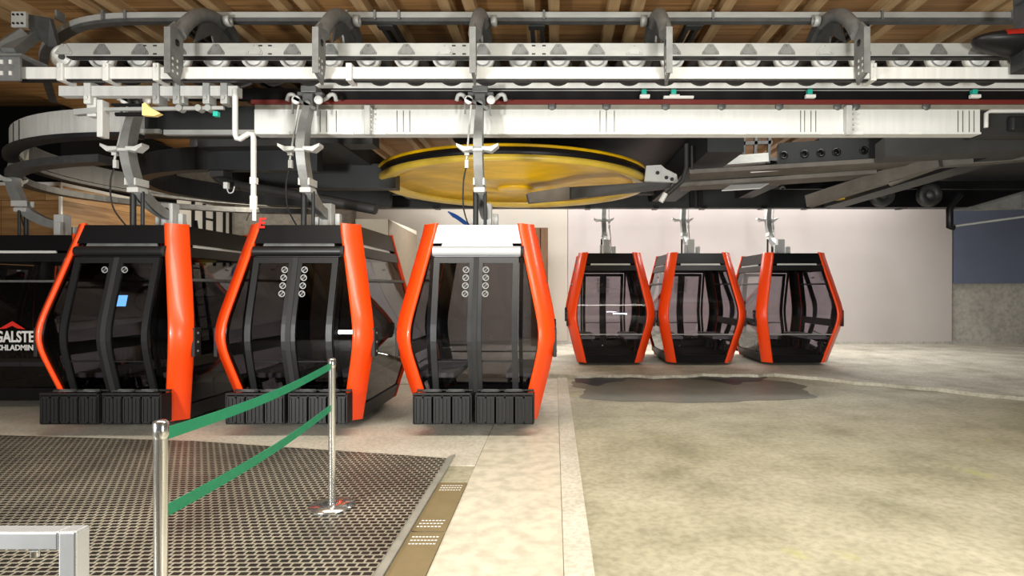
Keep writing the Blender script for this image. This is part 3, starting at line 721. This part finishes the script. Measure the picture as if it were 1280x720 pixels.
# left corner assembly
E = EYE
b = MB(); b.bar(W(-14, 70, 5.75), W(28, 42, 6.0), .12, .10); b.bar(W(12, 66, 5.8), W(40, 44, 6.1), .12, .10)
p = MB(); c0 = W(25, 25, 5.95); p.box((c0.x - .075, 5.93, c0.z - .08), (c0.x + .075, 5.96, c0.z + .08), .004)
h = MB()
for i in (-1, 0, 1):
    for j in (-1, 1): h.cyl((c0.x + i * .045, 5.918, c0.z + j * .045), (c0.x + i * .045, 5.93, c0.z + j * .045), .011, 8)
w = MB(); w.prism([W(36, 18, 6.0), W(62, 22, 6.2), W(72, 58, 6.2), W(60, 58, 6.2), W(36, 36, 6.0)], (0, .05, 0))
ep = MB(); c1 = W(12, 85, 5.66); ep.box((c1.x - .12, 5.64, c1.z - .13), (c1.x + .115, 5.67, c1.z + .11), .004); ep.box((c1.x - .14, 5.6, c1.z + .10), (c1.x + .17, 5.9, c1.z + .12))
eb = MB()
for i in (-.055, .03):
    for j in (-.06, .05): eb.box((c1.x + i - .012, 5.63, c1.z + j - .02), (c1.x + i + .012, 5.642, c1.z + j + .02))
thing('corner_bracket', 'grey bolted corner bracket at the top left where the beams end', 'bracket', [('strut', b, 'galvmid'), ('bolt_plate', p, 'galv', [('bolt', h, 'black')]), ('web_plate', w, 'galvdark'), ('end_plate', ep, 'galvmid', [('bolt', eb, 'galvwhite')])])
# lower left bar with clamps
D = 6.0
b = MB(); b.box((X_(78, D), D - .05, Z_(121.5, D)), (X_(300, D), D + .05, Z_(109, D)), .005)
sub = []
for px in (115, 200, 225, 262, 284):
    x = X_(px, D); m_ = MB(); m_.box((x - .035, D - .07, Z_(132, D)), (x + .035, D + .07, Z_(104, D)), .008); m_.cyl((x, D - .085, Z_(125, D)), (x, D - .06, Z_(125, D)), .02, 8); sub.append(('clamp', m_, 'galvwhite' if px < 150 else 'galv'))
thing('switch_bar', 'short bright bar with clamps at the left, below the pale square tube', 'bar', [('bar', b, 'galvwhite', sub)])
b = MB(); x = X_(117, D); b.box((x - .06, D - .02, Z_(146, D)), (x + .04, D + .08, Z_(122, D)), .01); x = X_(128, D); b.box((x - .03, D - .04, Z_(172, D)), (x + .03, D + .06, Z_(126, D)), .006)
l = MB(); l.bar((X_(130, D), D, Z_(137, D)), (X_(280, D), D, Z_(135, D)), .03, .035); l.bar((X_(95, D), D, Z_(141, D)), (X_(130, D), D, Z_(138, D)), .06, .06)
for px in (226, 250, 262): l.cyl((X_(px, D), D - .04, Z_(136, D)), (X_(px, D), D + .04, Z_(136, D)), .035, 10)
r_ = MB(); r_.cyl((X_(140, D), D, Z_(131, D)), (X_(176, D), D, Z_(131, D)), .016, 8); r_.cyl((X_(145, D), D, Z_(143, D)), (X_(178, D), D, Z_(143, D)), .022, 8)
y_ = MB(); y_.prism([(X_(180, D), D - .03, Z_(145, D)), (X_(180, D), D - .03, Z_(131, D)), (X_(184, D), D - .03, Z_(129, D)), (X_(188, D), D - .03, Z_(134, D)), (X_(203, D), D - .03, Z_(143, D)), (X_(195, D), D - .03, Z_(146, D))], (0, .05, 0))
g_ = MB(); g_.box((X_(218, D), D - .03, Z_(130, D)), (X_(232, D), D + .05, Z_(118, D)), .005)
s_ = MB(); s_.box((X_(268, D), D - .03, Z_(146, D)), (X_(274, D), D + .02, Z_(140, D)), .003)
thing('switch_linkage', 'switch linkage with a pale yellow plate and black rods above the leftmost hanger', 'linkage', [('bracket', b, 'galvwhite'), ('link_rod', l, 'galv'), ('piston', r_, 'black'), ('yellow_plate', y_, 'yellowpart'), ('clamp', g_, 'galv'), ('green_light', s_, 'teal')])
b = MB(); b.tube(smooth_path([W(276, 100, D), W(268, 92, D), W(255, 91, D), W(246, 97, D)], 6) [::-1] + smooth_path([W(276, 100, D), W(285, 108, D), W(300, 109, D), W(315, 104, D)], 5), .014, 8)
thing('loose_cable', 'black cable looped over the short bright bar at the left', 'cable', [('loose_cable', b, 'blackmatt')])
D = 5.95
b = MB(); b.tube([W(294, 112, D), W(294, 168, D), W(296, 173, D), W(300, 174, D), W(311, 167, D), W(316, 168, D), W(317, 174, D), W(317, 258, D)], .028, 12, up=(0, 1, 0))
f = MB(); f.cyl(W(317, 245, D), W(317, 262, D), .036, 12); f.cyl(W(318, 262, D), W(318, 276, D), .02, 10); f.box(W(314, 230, D) - Vector((0, .03, 0)), W(321, 222, D) + Vector((0, .03, 0)))
t = MB(); t.tube([W(308, 276, D), W(311, 268, D), W(317, 264, D)], .006, 6)
thing('bent_pipe', 'pale kinked pipe hanging down between the first two cabin hangers', 'pipe', [('pipe', b, 'galvwhite'), ('end_fitting', f, 'whiteplastic'), ('wire', t, 'blackmatt')])
# red lamp shell top right
c = W(1288, 54, 5.6); b = MB()
def shell(u, v):
    a = PI * (v - .5); t = 2 * PI * u
    return c + Vector((.56 * math.sin(a), .22 * math.cos(a) * math.cos(t), .115 * math.cos(a) * math.sin(t) + .03 * math.sin(a) ** 2))
b.grid(shell, 24, 20)
st = MB()
def shell2(u, v):
    a = PI * (.12 + v * .76 - .5); t = PI * .6 + u * PI * .75 + PI
    q = Vector((.565 * math.sin(a), .225 * math.cos(a) * math.cos(t), .12 * math.cos(a) * math.sin(t) + .03 * math.sin(a) ** 2)); return c + q
def shell3(u, v):
    a = PI * (.28 + v * .66 - .5); t = PI * (.80 + u * .20)
    return c + Vector((.566 * math.sin(a), .226 * math.cos(a) * math.cos(t), .122 * math.cos(a) * math.sin(t) + .03 * math.sin(a) ** 2))
st.grid(shell3, 10, 20)
hg = MB(); hg.box((c.x - .12, 5.5, c.z + .1), (c.x - .06, 5.66, c.z + .42)); hg.box((c.x - .17, 5.48, c.z + .36), (c.x - .03, 5.6, c.z + .42)); ft = MB(); ft.box((c.x - .14, 5.5, c.z - .28), (c.x + .0, 5.68, c.z - .08), .01)
thing('lamp_shell', 'black teardrop lamp shell with a glossy red upper side at the top right edge', 'lamp', [('shell', b, 'black'), ('red_cover', st, 'lampred'), ('mount', hg, 'galvdark'), ('foot', ft, 'steeldark')])
# dark end structure at the right of the bright rail
b = hbox(X_(1226, 7.0), XR + 1, 7.0, 7.2, 1.86, 2.16); h_ = MB(); h_.tube([(X_(1238, 6.9), 6.97, EYE + 1.95), (X_(1238, 6.9), 6.97, EYE + 2.12), (X_(1243, 6.9), 6.97, EYE + 2.15), (XR + .8, 6.97, EYE + 2.15)], .025, 8, up=(0, 1, 0))
o_ = MB(); o_.box((X_(1265, 6.9), 6.9, EYE + 1.9), (XR + .5, 7.0, EYE + 2.08), .03)
thing('drive_housing', 'dark grey housing with a bent white bar where the bright rail ends', 'housing', [('housing', b, 'steelmid'), ('white_bar', h_, 'whiteplastic'), ('cover', o_, 'steeldark')])

# ================================================================== BULLWHEEL
BC = Vector((-.67, 9.87, EYE)); 
b = MB(); b.lathe([(2.0, 1.75), (2.21, 1.70), (2.25, 1.72), (2.25, 1.785), (2.18, 1.80), (2.0, 1.86)], 96, BC, 'z', True)
g = MB(); g.lathe([(2.16, 1.79), (2.235, 1.785), (2.215, 1.84), (2.235, 1.895), (2.16, 1.89)], 96, BC, 'z', True)
u = MB(); u.lathe([(1.95, 1.88), (2.2, 1.885), (2.26, 1.895), (2.26, 1.925), (1.95, 1.93)], 96, BC, 'z', True)
w = MB(); w.lathe([(.30, 1.72), (.75, 1.76), (1.25, 1.85), (1.75, 1.85), (2.02, 1.77), (2.02, 1.88), (.3, 1.88)], 96, BC, 'z', True)
hb = MB(); hb.lathe([(0, 1.69), (.26, 1.69), (.30, 1.70), (.32, 1.75), (.32, 2.0), (0, 2.0)], 40, BC, 'z')
ribs = []
for i in range(8):
    a = 2 * PI * (i + .35) / 8; d = Vector((math.cos(a), math.sin(a), 0)); m_ = MB()
    n_ = Vector((-d.y, d.x, 0)) * .03
    m_.prism([BC + d * .3 + n_ + Vector((0, 0, 1.66)), BC + d * 1.95 + n_ + Vector((0, 0, 1.80)), BC + d * 1.95 + n_ + Vector((0, 0, 1.86)), BC + d * .3 + n_ + Vector((0, 0, 1.86))], -2 * n_)
    ribs.append(('spoke_rib', m_, 'yellow'))
thing('bullwheel', 'large horizontal yellow bullwheel with a black grooved rim', 'bullwheel', [('lower_rim', b, 'yellowpale'), ('groove_liner', g, 'black'), ('upper_rim', u, 'yellow'), ('wheel_disc', w, 'yellow'), ('hub', hb, 'yellow')])
# tension carriage beam under the wheel
b = MB(); b.prism([W(657, 243, 9.5), W(708, 234, 9.3), W(838, 226, 8.9), W(838, 210, 8.9)+Vector((0,0,0)), W(708, 231, 9.3), W(660, 232, 9.5)][:3] + [W(838, 235, 8.9), W(720, 248, 9.3), W(660, 254, 9.5)], (0, .3, .03))
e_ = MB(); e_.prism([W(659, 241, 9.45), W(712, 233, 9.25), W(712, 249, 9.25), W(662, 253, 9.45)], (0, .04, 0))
br = MB(); br.prism([W(808, 207, 8.85), W(826, 206, 8.85), W(832, 211, 8.85), W(846, 218, 8.85), W(848, 228, 8.85), W(806, 226, 8.85)], (0, .08, 0))
bb = MB()
for q in ((822, 216), (833, 222), (840, 224)): bb.cyl(W(q[0], q[1], 8.83), W(q[0], q[1], 8.86), .03, 8)
thing('tension_carriage', 'dark tension carriage beam reaching right from the bullwheel hub with a white end bracket', 'carriage beam', [('beam', b, 'steelmid', [('lit_end', e_, 'steelwarm')]), ('end_bracket', br, 'galvwhite', [('bolt', bb, 'black')])])
b = MB(); b.tube([W(858, 180, 8.6), W(858, 210, 8.6), W(853, 226, 8.6), W(828, 248, 8.6)], .035, 8, up=(0, 1, 0)); b.tube([W(865, 182, 8.6), W(865, 212, 8.6)], .02, 8, up=(0, 1, 0))
p_ = MB(); p_.tube([W(832, 242, 8.58), W(826, 252, 8.58)], .04, 8, up=(0, 1, 0))
thing('hose_pair', 'dark hose with a white tip hanging at the right end of the carriage beam', 'hose', [('hose', b, 'steelmid'), ('hose_tip', p_, 'whiteplastic')])

# ================================================================== DARK FRAME WORK BEHIND
def darkbeam(label, p, q, w, h, m='steeldark', name='frame_beam', parts=None, group=None):
    b = MB(); b.bar(p, q, w, h)
    return thing(name, label, 'steel beam', [('beam', b, m, parts)] if parts else [(name, b, m)], group)
E2 = lambda r: EYE + r
# far lane rail and its structure, coloured dark to paint their lack of light
b = MB(); b.box((RC.x, 12.75, E2(1.80)), (14, 12.87, E2(2.2))); ed = MB(); ed.box((-5, 12.70, E2(1.785)), (14, 12.92, E2(1.812)))
cl = []
for px in (430, 545, 735, 820, 880, 955, 1010, 1130):
    x = X_(px, 12.7); m_ = MB(); m_.box((x - .06, 12.68, E2(1.77)), (x + .06, 12.95, E2(1.84))); cl.append(('rail_clip', m_, 'black'))
for px in (865, 875):
    x = X_(px, 12.7); m_ = MB(); m_.box((x - .05, 12.66, E2(1.79)), (x + .05, 12.76, E2(2.2))); cl.append(('rail_clamp', m_, 'black'))
thing('far_guide_rail', 'dark guide rail of the back lane, above the three back cabins', 'guide rail', [('rail', b, 'steeldark', cl), ('bottom_lip', ed, 'steeldark')])
darkbeam('dark long beam of the back lane conveyor, above the back guide rail', (-4, 13.2, E2(2.42)), (14, 13.2, E2(2.42)), .2, .3)
darkbeam('black upper duct along the back lane', (-4, 12.6, E2(2.55)), (14, 12.6, E2(2.55)), .25, .25, 'black')
darkbeam('dark box beam behind the second hanger from left', (X_(285, 9.0), 9.1, E2(1.76)), (X_(495, 9.0), 9.1, E2(1.76)), .25, .38)
darkbeam('dark grey beam just behind the bright guide rail at left centre', (X_(255, 7.9), 7.9, E2(1.99)), (X_(470, 7.9), 7.9, E2(2.03)), .3, .16, 'steelmid')
darkbeam('dark cross beam left of the bullwheel', (-3.0, 7.6, E2(2.05)), (-3.0, 12.4, E2(2.05)), .3, .25)
darkbeam('dark cross beam running back above the bullwheel', (-.6, 7.4, E2(2.22)), (-.6, 12.5, E2(2.22)), .45, .22)
darkbeam('dark cross beam behind the right end of the bullwheel', (2.35, 7.9, E2(2.1)), (2.35, 12.4, E2(2.1)), .5, .45)
darkbeam('long dark beam above the far rim of the bullwheel', (-4.5, 12.1, E2(2.15)), (2.3, 12.1, E2(2.15)), .2, .35)
for x0, x1, d0, d1, lb in ((-1.6, 2.2, 7.5, 12.0, 'dark deck plate above the bullwheel'), (2.7, 14, 10.6, 12.6, 'dark deck plate above the back lane at right'), (4.3, 9.5, 7.4, 10.4, 'dark deck plate at right below the lamp shell'), (-5.0, -3.4, 8.4, 12.4, 'dark deck plate inside the turnaround at left')):
    b = MB(); b.box((x0, d0, E2(2.36)), (x1, d1, E2(2.42))); thing('deck_plate', lb, 'deck plate', [('deck_plate', b, 'steeldark')])
# perforated beam on the right
p0, p1 = W(972, 195, 8.7), W(1190, 182, 8.1)
hol = []
for px in (978, 1005, 1026, 1046, 1080):
    t = (px - 972) / 218.0; c = p0.lerp(p1, t); m_ = MB(); m_.lathe([(.035, -.012), (.06, -.012), (.06, .002), (.035, .002)], 18, c + Vector((-.02, -.115, -.02)), 'y', True); hol.append(('hole_rim', m_, 'black'))
    m_ = MB(); m_.lathe([(0, -.004), (.036, -.004), (.036, .0)], 18, c + Vector((-.02, -.115, -.02)), 'y'); hol.append(('hole', m_, 'black'))
darkbeam('dark beam with a row of round holes below the bright rail at right', p0, p1, .2, .34, 'steeldark', parts=hol)
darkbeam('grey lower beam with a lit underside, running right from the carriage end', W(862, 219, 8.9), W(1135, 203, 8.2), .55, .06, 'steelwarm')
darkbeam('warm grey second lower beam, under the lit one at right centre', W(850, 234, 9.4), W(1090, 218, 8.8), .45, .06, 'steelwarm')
b = MB(); b.bar(W(1010, 252, 9.6), W(1175, 200, 8.0), .14, .2)
thing('diagonal_brace', 'dark diagonal brace rising to the right below the bright rail', 'brace', [('diagonal_brace', b, 'steelwarm')])
b = MB(); b.bar(W(1110, 226, 8.6), W(1172, 203, 8.2), .12, .16); b.bar(W(1172, 203, 8.2), W(1300, 193, 7.8), .2, .14)
thing('angled_frame', 'warm grey angled frame at the right above the black rollers', 'steel frame', [('angled_frame', b, 'steelwarm')])
darkbeam('dark broad beam under the right end of the bright rail', W(1100, 188, 7.8), W(1300, 178, 7.4), .4, .26, 'steelmid')
darkbeam('dark cross beam at the far right of the steelwork', (6.0, 7.6, E2(1.95)), (6.0, 12.4, E2(1.95)), .4, .4)
darkbeam('dark cross beam right of centre before the perforated beam', (4.1, 8.6, E2(2.1)), (4.1, 12.4, E2(2.1)), .3, .3)
darkbeam('white lit trough below the bright rail right of the carriage', W(893, 203, 9.4), W(958, 198, 9.4), .2, .14, 'galv', 'trough')
b = MB(); b.prism([W(938, 216, 8.55), W(955, 208, 8.75), W(1012, 206, 8.7), W(1000, 212, 8.5)], (0, 0, .012)); thing('light_panel', 'white slanted panel between the two lit lower beams', 'panel', [('light_panel', b, 'railwhite')])
b = MB(); b.prism([W(902, 239, 9.0), W(918, 229, 9.25), W(966, 227, 9.2), W(950, 236, 9.0)], (0, 0, .012)); thing('light_panel', 'white slanted panel under the second lower beam', 'panel', [('light_panel', b, 'railwhite')])
b = MB()
for px in (868, 890, 908, 930, 945, 962): b.bar(W(px, 170, 9.9), W(px - 2, 204, 9.9), .05, .05)
b.bar(W(865, 182, 9.9), W(965, 178, 9.9), .05, .06); b.bar(W(900, 183, 9.85), W(918, 168, 9.85), .03, .04)
thing('lattice_frame', 'dark lattice of thin bars behind the white trough', 'steel frame', [('lattice_frame', b, 'steeldark')])
# rollers far right
for px, lb in ((1102, 'left one of the two black rollers at the top of the white wall'), (1161, 'right one of the two black rollers at the top of the white wall')):
    c = W(px, 244, 12.4); b = MB(); b.lathe([(.10, -.08), (.24, -.09), (.25, -.03), (.22, 0), (.25, .03), (.24, .09), (.1, .09)], 32, c, 'y', True); h_ = MB(); h_.lathe([(0, -.1), (.05, -.1), (.06, -.06), (.13, -.05), (.13, .05), (0, .05)], 24, c, 'y')
    thing('cable_roller', lb, 'roller', [('tyre', b, 'galvdark'), ('hub', h_, 'galvmid')], 'black rollers of the back lane')
b = MB(); b.box(W(1050, 249, 11.5), W(1072, 240, 11.7)); thing('yellow_block', 'small yellow block under the diagonal brace', 'block', [('yellow_block', b, 'yellow')])
darkbeam('black beam carrying the two black rollers', (X_(1040, 12.55), 12.58, E2(1.95)), (14, 12.58, E2(1.95)), .1, .35, 'black')
# right edge: bracket and grey plate
D = 9.0
b = MB(); b.tube([W(1200, 243, D), W(1190, 256, D), W(1187, 262, D), W(1187, 284, D), W(1192, 284.5, D)], .05, 10, up=(0, 1, 0))
thing('pipe_bracket', 'black bent pipe bracket at the right in front of the blue-grey wall', 'bracket', [('pipe_bracket', b, 'black')])
b = MB(); b.prism([W(1192, 262, D), W(1215, 258, D), W(1300, 233, 8.2), W(1300, 260, 8.2), W(1230, 262, D)], (0, .12, 0))
wv = MB(); wv.cyl(W(1190, 283, D), W(1300, 268, 8.6), .018, 8)
thing('cover_plate', 'grey cover plate with a thin white cable below, at the right edge', 'cover plate', [('plate', b, 'galvmid'), ('white_cable', wv, 'galv')])
# left dark background boxes
darkbeam('dark angled column under the left turnaround rail', W(275, 165, 8.2), W(276, 222, 8.2), .22, .2, 'steelmid', 'frame_column')
b = MB(); b.lathe([(0, -.2), (.13, -.2), (.13, .2), (0, .2)], 24, W(250, 178, 8.6), 'z'); thing('motor_drum', 'grey motor drum under the housing at the left', 'motor', [('motor_drum', b, 'galvmid')])
b = MB(); b.tube(smooth_path([W(268, 196, 8.3), W(268, 214, 8.3), W(276, 224, 8.3), W(300, 232, 8.2), W(350, 240, 8.0), W(470, 262, 7.8)], 5), .07, 8); thing('curved_duct', 'dark curved duct sweeping down behind the bent pipe', 'duct', [('curved_duct', b, 'steelmid')])
b = MB(); b.box((X_(283, 8.0) - .03, 7.97, Z_(236, 8)), (X_(283, 8.0) + .03, 8.03, Z_(228, 8)), .005); w_ = MB(); w_.tube(smooth_path([W(284, 236, 8), W(286, 241, 8), W(291, 240, 8), W(293, 233, 8)], 4), .008, 6); thing('limit_switch', 'small white limit switch with a looped wire under the dark duct', 'switch', [('body', b, 'whiteplastic'), ('wire', w_, 'whiteplastic')])

# ================================================================== OPERATOR HUT, BOXES AT THE BACK
HX, HD, HZ = -9.0, 10.5, 3.48
b = MB(); b.box((-12.8, HD, 0.01), (HX, 13.7, HZ)); tr = MB(); tr.box((-12.8, HD - .03, HZ), (HX + .03, 13.7, HZ + .06)); c_ = MB(); c_.box((HX - .02, HD - .02, 0.01), (HX + .02, HD + .02, HZ))
up = MB(); up.box((-12.8, HD - .02, HZ + .07), (HX + .02, 13.7, 4.92))
thing('operator_hut', 'wood-clad operator hut behind the left cabins', 'hut', [('upper_panel', up, 'mattdark'), ('wall_cladding', b, 'clad'), ('roof_edge', tr, 'whiteplastic'), ('corner_trim', c_, 'whiteplastic')])
b = MB(); b.box((-12.8, 13.72, 0.01), (HX, 16.05, 3.8)); tr = MB(); tr.box((-12.8, 13.72, 3.8), (HX + .1, 16.05, 4.1))
thing('white_annex', 'white annex behind the wood-clad hut with a grey roof band', 'hut', [('annex_wall', b, 'whiteplastic'), ('roof_band', tr, 'steelwarm')])
b = MB()
for d in (0, .45): b.bar((HX + .5, 13.9 + d, .02), (HX + .06, 13.9 + d, 3.3), .05, .07)
for q in range(10): b.bar((HX + .5 - .44 * (q + 1) / 11, 13.9, .02 + 3.28 * (q + 1) / 11), (HX + .5 - .44 * (q + 1) / 11, 14.35, .02 + 3.28 * (q + 1) / 11), .035, .035)
thing('ladder', 'dark ladder leaning on the white annex', 'ladder', [('ladder', b, 'black')])
b = MB()
for d in (14.3, 14.75, 15.2, 15.65, 15.95): b.bar((HX + .035, d, 2.2), (HX + .035, d, 3.78), .05, .06)
for z in (2.6, 3.0, 3.4): b.bar((HX + .035, 14.75, z), (HX + .035, 15.2, z), .04, .05)
thing('black_grille', 'black grille on the white annex wall', 'grille', [('black_grille', b, 'black')])
b = MB(); b.box((-4.15, 12.0, .012), (-3.47, 14.5, 3.06), .01); s_ = MB(); s_.prism([(-3.468, 12.02, .02), (-3.468, 14.48, .02), (-3.468, 14.48, 2.95), (-3.468, 12.02, 3.04)], (.012, 0, 0))
thing('cream_cabinet', 'tall cream cabinet with a brown side behind the second cabin', 'cabinet', [('body', b, 'cream'), ('side_panel', s_, 'creamdark')])
b = MB(); b.box((X_(664, 15.6), 15.5, .06), (X_(685, 15.6), 15.62, Z_(285, 15.6))); s_ = MB(); s_.box((X_(675, 15.5) , 15.48, .06), (X_(676, 15.5), 15.5, Z_(286, 15.6)))
thing('wooden_board', 'brown wooden board standing at the back wall right of the silver-fronted cabin', 'board', [('board', b, 'brownboard', [('joint', s_, 'black')])])
b = MB(); p = W(575, 272, 12.0)
for q in range(4): b.tube(smooth_path([p + Vector((-.25 + q * .03, 0, .12 - q * .03)), p + Vector((-.05, 0, .03 - q * .02)), p + Vector((.2 - q * .03, 0, -.15))], 4), .02, 6)
thing('blue_hose', 'bundle of blue hoses behind the hanger of the silver-fronted cabin', 'hose', [('blue_hose', b, 'blue')])

# ================================================================== PLATFORM FOREGROUND
def zf(x, y): return .02
b = MB(); b.prism([(-8.5, -1, .008), (-1.0, -1, .008), (-1.0, 5.33, .008), (-1.07, 5.36, .008), (-3.74, 5.95, .008), (-5.94, 6.18, .008), (-8.5, 6.3, .008)], (0, 0, .022))
thing('rubber_mat', 'big black rubber lattice mat covering the boarding platform', 'mat', [('rubber_mat', b, 'mat')])
b = MB(); b.prism([(-1.0, -1, .007), (-.945, -1, .007), (-.945, 5.5, .007), (-1.0, 5.4, .007)], (0, 0, .018)); thing('edge_strip', 'pale edge strip along the right side of the rubber mat', 'edge strip', [('edge_strip', b, 'edging')])
for i, (d0, d1, lb) in enumerate(((3.78, 4.72, 'brown floor plate with tiny printed lines, farther of the two beside the mat'), (2.5, 3.76, 'brown floor plate with tiny printed lines, nearer of the two beside the mat'))):
    b = MB(); b.box((-.94, d0, .0065), (-.715, d1, .012)); l = MB()
    for q in range(3):
        y = d0 + .06 + q * .05
        for t in range(7): l.box((-.92 + t * .024 + .006 * q, y, .0125), (-.92 + t * .024 + .016 + .006 * q, y + .012, .0132))
    y = d1
    for q in range(3):
        for t in range(8): l.box((-.91 + t * .022, y - .08 - q * .05, .0125), (-.91 + t * .022 + .015, y - .068 - q * .05, .0132))
    thing('floor_plate', lb, 'floor plate', [('plate', b, 'plate', [('printed_line', l, 'white')])], 'brown floor plates')
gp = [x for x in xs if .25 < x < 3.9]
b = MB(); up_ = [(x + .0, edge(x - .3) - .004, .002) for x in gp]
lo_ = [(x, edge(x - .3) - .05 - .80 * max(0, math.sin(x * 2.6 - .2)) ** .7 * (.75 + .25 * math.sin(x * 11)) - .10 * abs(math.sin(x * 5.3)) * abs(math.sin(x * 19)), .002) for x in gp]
b.prism(lo_ + up_[::-1], (0, 0, .005)); thing('floor_gap', 'ragged black gap along the broken slab edge before the back cabins', 'floor gap', [('floor_gap', b, 'black')])  # flat black shape paints the shadow at the slab's front edge
# wet dark patch in front of the raised slab
pts = []
for i in range(90):
    a = 2 * PI * i / 90; rr = 1 + .05 * math.sin(3 * a + 1) + .04 * math.sin(7 * a) + .02 * math.sin(17 * a)
    ca, sa = math.cos(a), math.sin(a); q = (abs(ca) ** 4 + abs(sa) ** 4) ** -.25
    px_ = 2.15 + 1.82 * rr * q * ca; pts.append((px_, min(9.3 + 1.15 * rr * q * sa, edge(px_ - .3) - .02), .001))
b = MB(); b.prism(pts, (0, 0, .003)); thing('puddle', 'wet dark patch on the concrete in front of the back cabins', 'puddle', [('puddle', b, 'wetfloor')])
# belt stanchions
def stanchion(px, D, label):
    x = X_(px, D); b = MB(); b.cyl((x, D, .035), (x, D, 1.085), .024, 20); ba = MB(); ba.lathe([(0, .03), (.16, .03), (.16, .045), (.05, .06), (0, .06)], 32, (x, D, 0), 'z'); cp = MB(); cp.lathe([(0, 1.10), (.02, 1.098), (.027, 1.09), (.027, 1.04), (.024, 1.03)], 20, (x, D, 0), 'z')
    thing('belt_post', label, 'stanchion', [('pole', b, 'chrome'), ('base', ba, 'chrome'), ('cap', cp, 'chrome')], 'chrome belt posts')
    return x
xA = stanchion(415, 4.15, 'chrome belt post in front of the second cabin, farther from the camera')
xB = stanchion(201, 2.2, 'chrome belt post close to the camera, near the grey railing')
for z, lb in ((1.045, 'upper green retractable belt between the two chrome posts'), (.745, 'lower green retractable belt between the two chrome posts')):
    b = MB(); p, q = Vector((xA, 4.12, z)), Vector((xB, 2.23, z - .005))
    vs = []; 
    path = [p.lerp(q, t / 10) + Vector((0, 0, -.03 * math.sin(PI * t / 10))) for t in range(11)]
    b.sweep(path, [(-.002, -.024), (.002, -.024), (.002, .024), (-.002, .024)])
    thing('barrier_belt', lb, 'barrier belt', [('barrier_belt', b, 'green')], 'green barrier belts')
# grey railing at bottom left
z = 1.0; xr = -1.18
b = MB(); b.box((xr - 1.2, 1.42, z - .045), (xr - .044, 1.465, z), .005); c_ = MB(); c_.box((xr - .044, 1.42, .03), (xr, 1.465, z + .001), .005)
d = MB(); d.cyl((xr - .10, 1.42, z - .06), (xr - .10, 1.42, z - .045), .01, 8)
thing('grey_railing', 'grey aluminium railing corner at the lower left, nearest the camera', 'railing', [('top_rail', b, 'alu'), ('post', c_, 'alu'), ('rail_screw', d, 'chrome')])

# ================================================================== CAMERA, LIGHT
cam = bpy.data.cameras.new('camera'); co = bpy.data.objects.new('camera', cam); link(co)
co.location = (0, 0, EYE); co.rotation_euler = (PI / 2, 0, 0)
cam.sensor_width = 36; cam.lens = F / 1280 * 36; cam.shift_x = -(VX - 640) / 1280; cam.shift_y = (VY - 360) / 1280
cam.clip_start = .05
S.camera = co
def area(name, loc, target, sx, sy, power, col=(1, 1, 1)):
    l = bpy.data.lights.new(name, 'AREA'); l.shape = 'RECTANGLE'; l.size = sx; l.size_y = sy; l.energy = power; l.color = col
    o = bpy.data.objects.new(name, l); link(o); o.location = loc
    o.rotation_euler = (Vector(target) - Vector(loc)).to_track_quat('-Z', 'Y').to_euler()
    return o
area('key_light', (-4.2, .2, 1.5), (-1.0, 8, 3.4), .7, .7, 420, (1, .99, .96))
area('key_light_right', (2.6, .0, 1.5), (2.5, 8, 3.3), .6, .6, 330, (1, .99, .95))
area('ceiling_light', (0, 3.0, 4.8), (0, 3.6, 0), 7, 1.0, 380, (1, .96, .86))
area('ceiling_light_right', (5.5, 8.5, 4.85), (5.5, 9.5, 0), 5, 1.0, 320, (1, .97, .90))
area('wall_light', (3.0, 14.7, 4.7), (3.0, 16.0, 1.4), 13, .3, 250, (1, .96, .95))
area('wall_light_left', (-6.3, 12.3, 3.5), (-9.0, 12.3, 2.6), 2.5, .4, 110, (1, .88, .7))
area('work_light_below_wheel', (-.9, 9.0, .3), (-.7, 9.6, 3.5), 1.5, .3, 48, (1, .95, .85))  # added upward fill in place of floor bounce, no lamp stands here
area('back_lane_light', (3.0, 13.4, EYE + 2.05), (3.0, 12.9, 0), 12, .2, 400, (1, .98, .94))  # added fill strip hidden behind the far rail to brighten the back slab
wd = bpy.data.worlds.new('hall_air'); S.world = wd; wd.use_nodes = True
wd.node_tree.nodes['Background'].inputs[0].default_value = (.9, .95, 1, 1); wd.node_tree.nodes['Background'].inputs[1].default_value = .06
S.view_settings.view_transform = 'Standard'
S.view_settings.look = 'None'
S.view_settings.exposure = 0.0
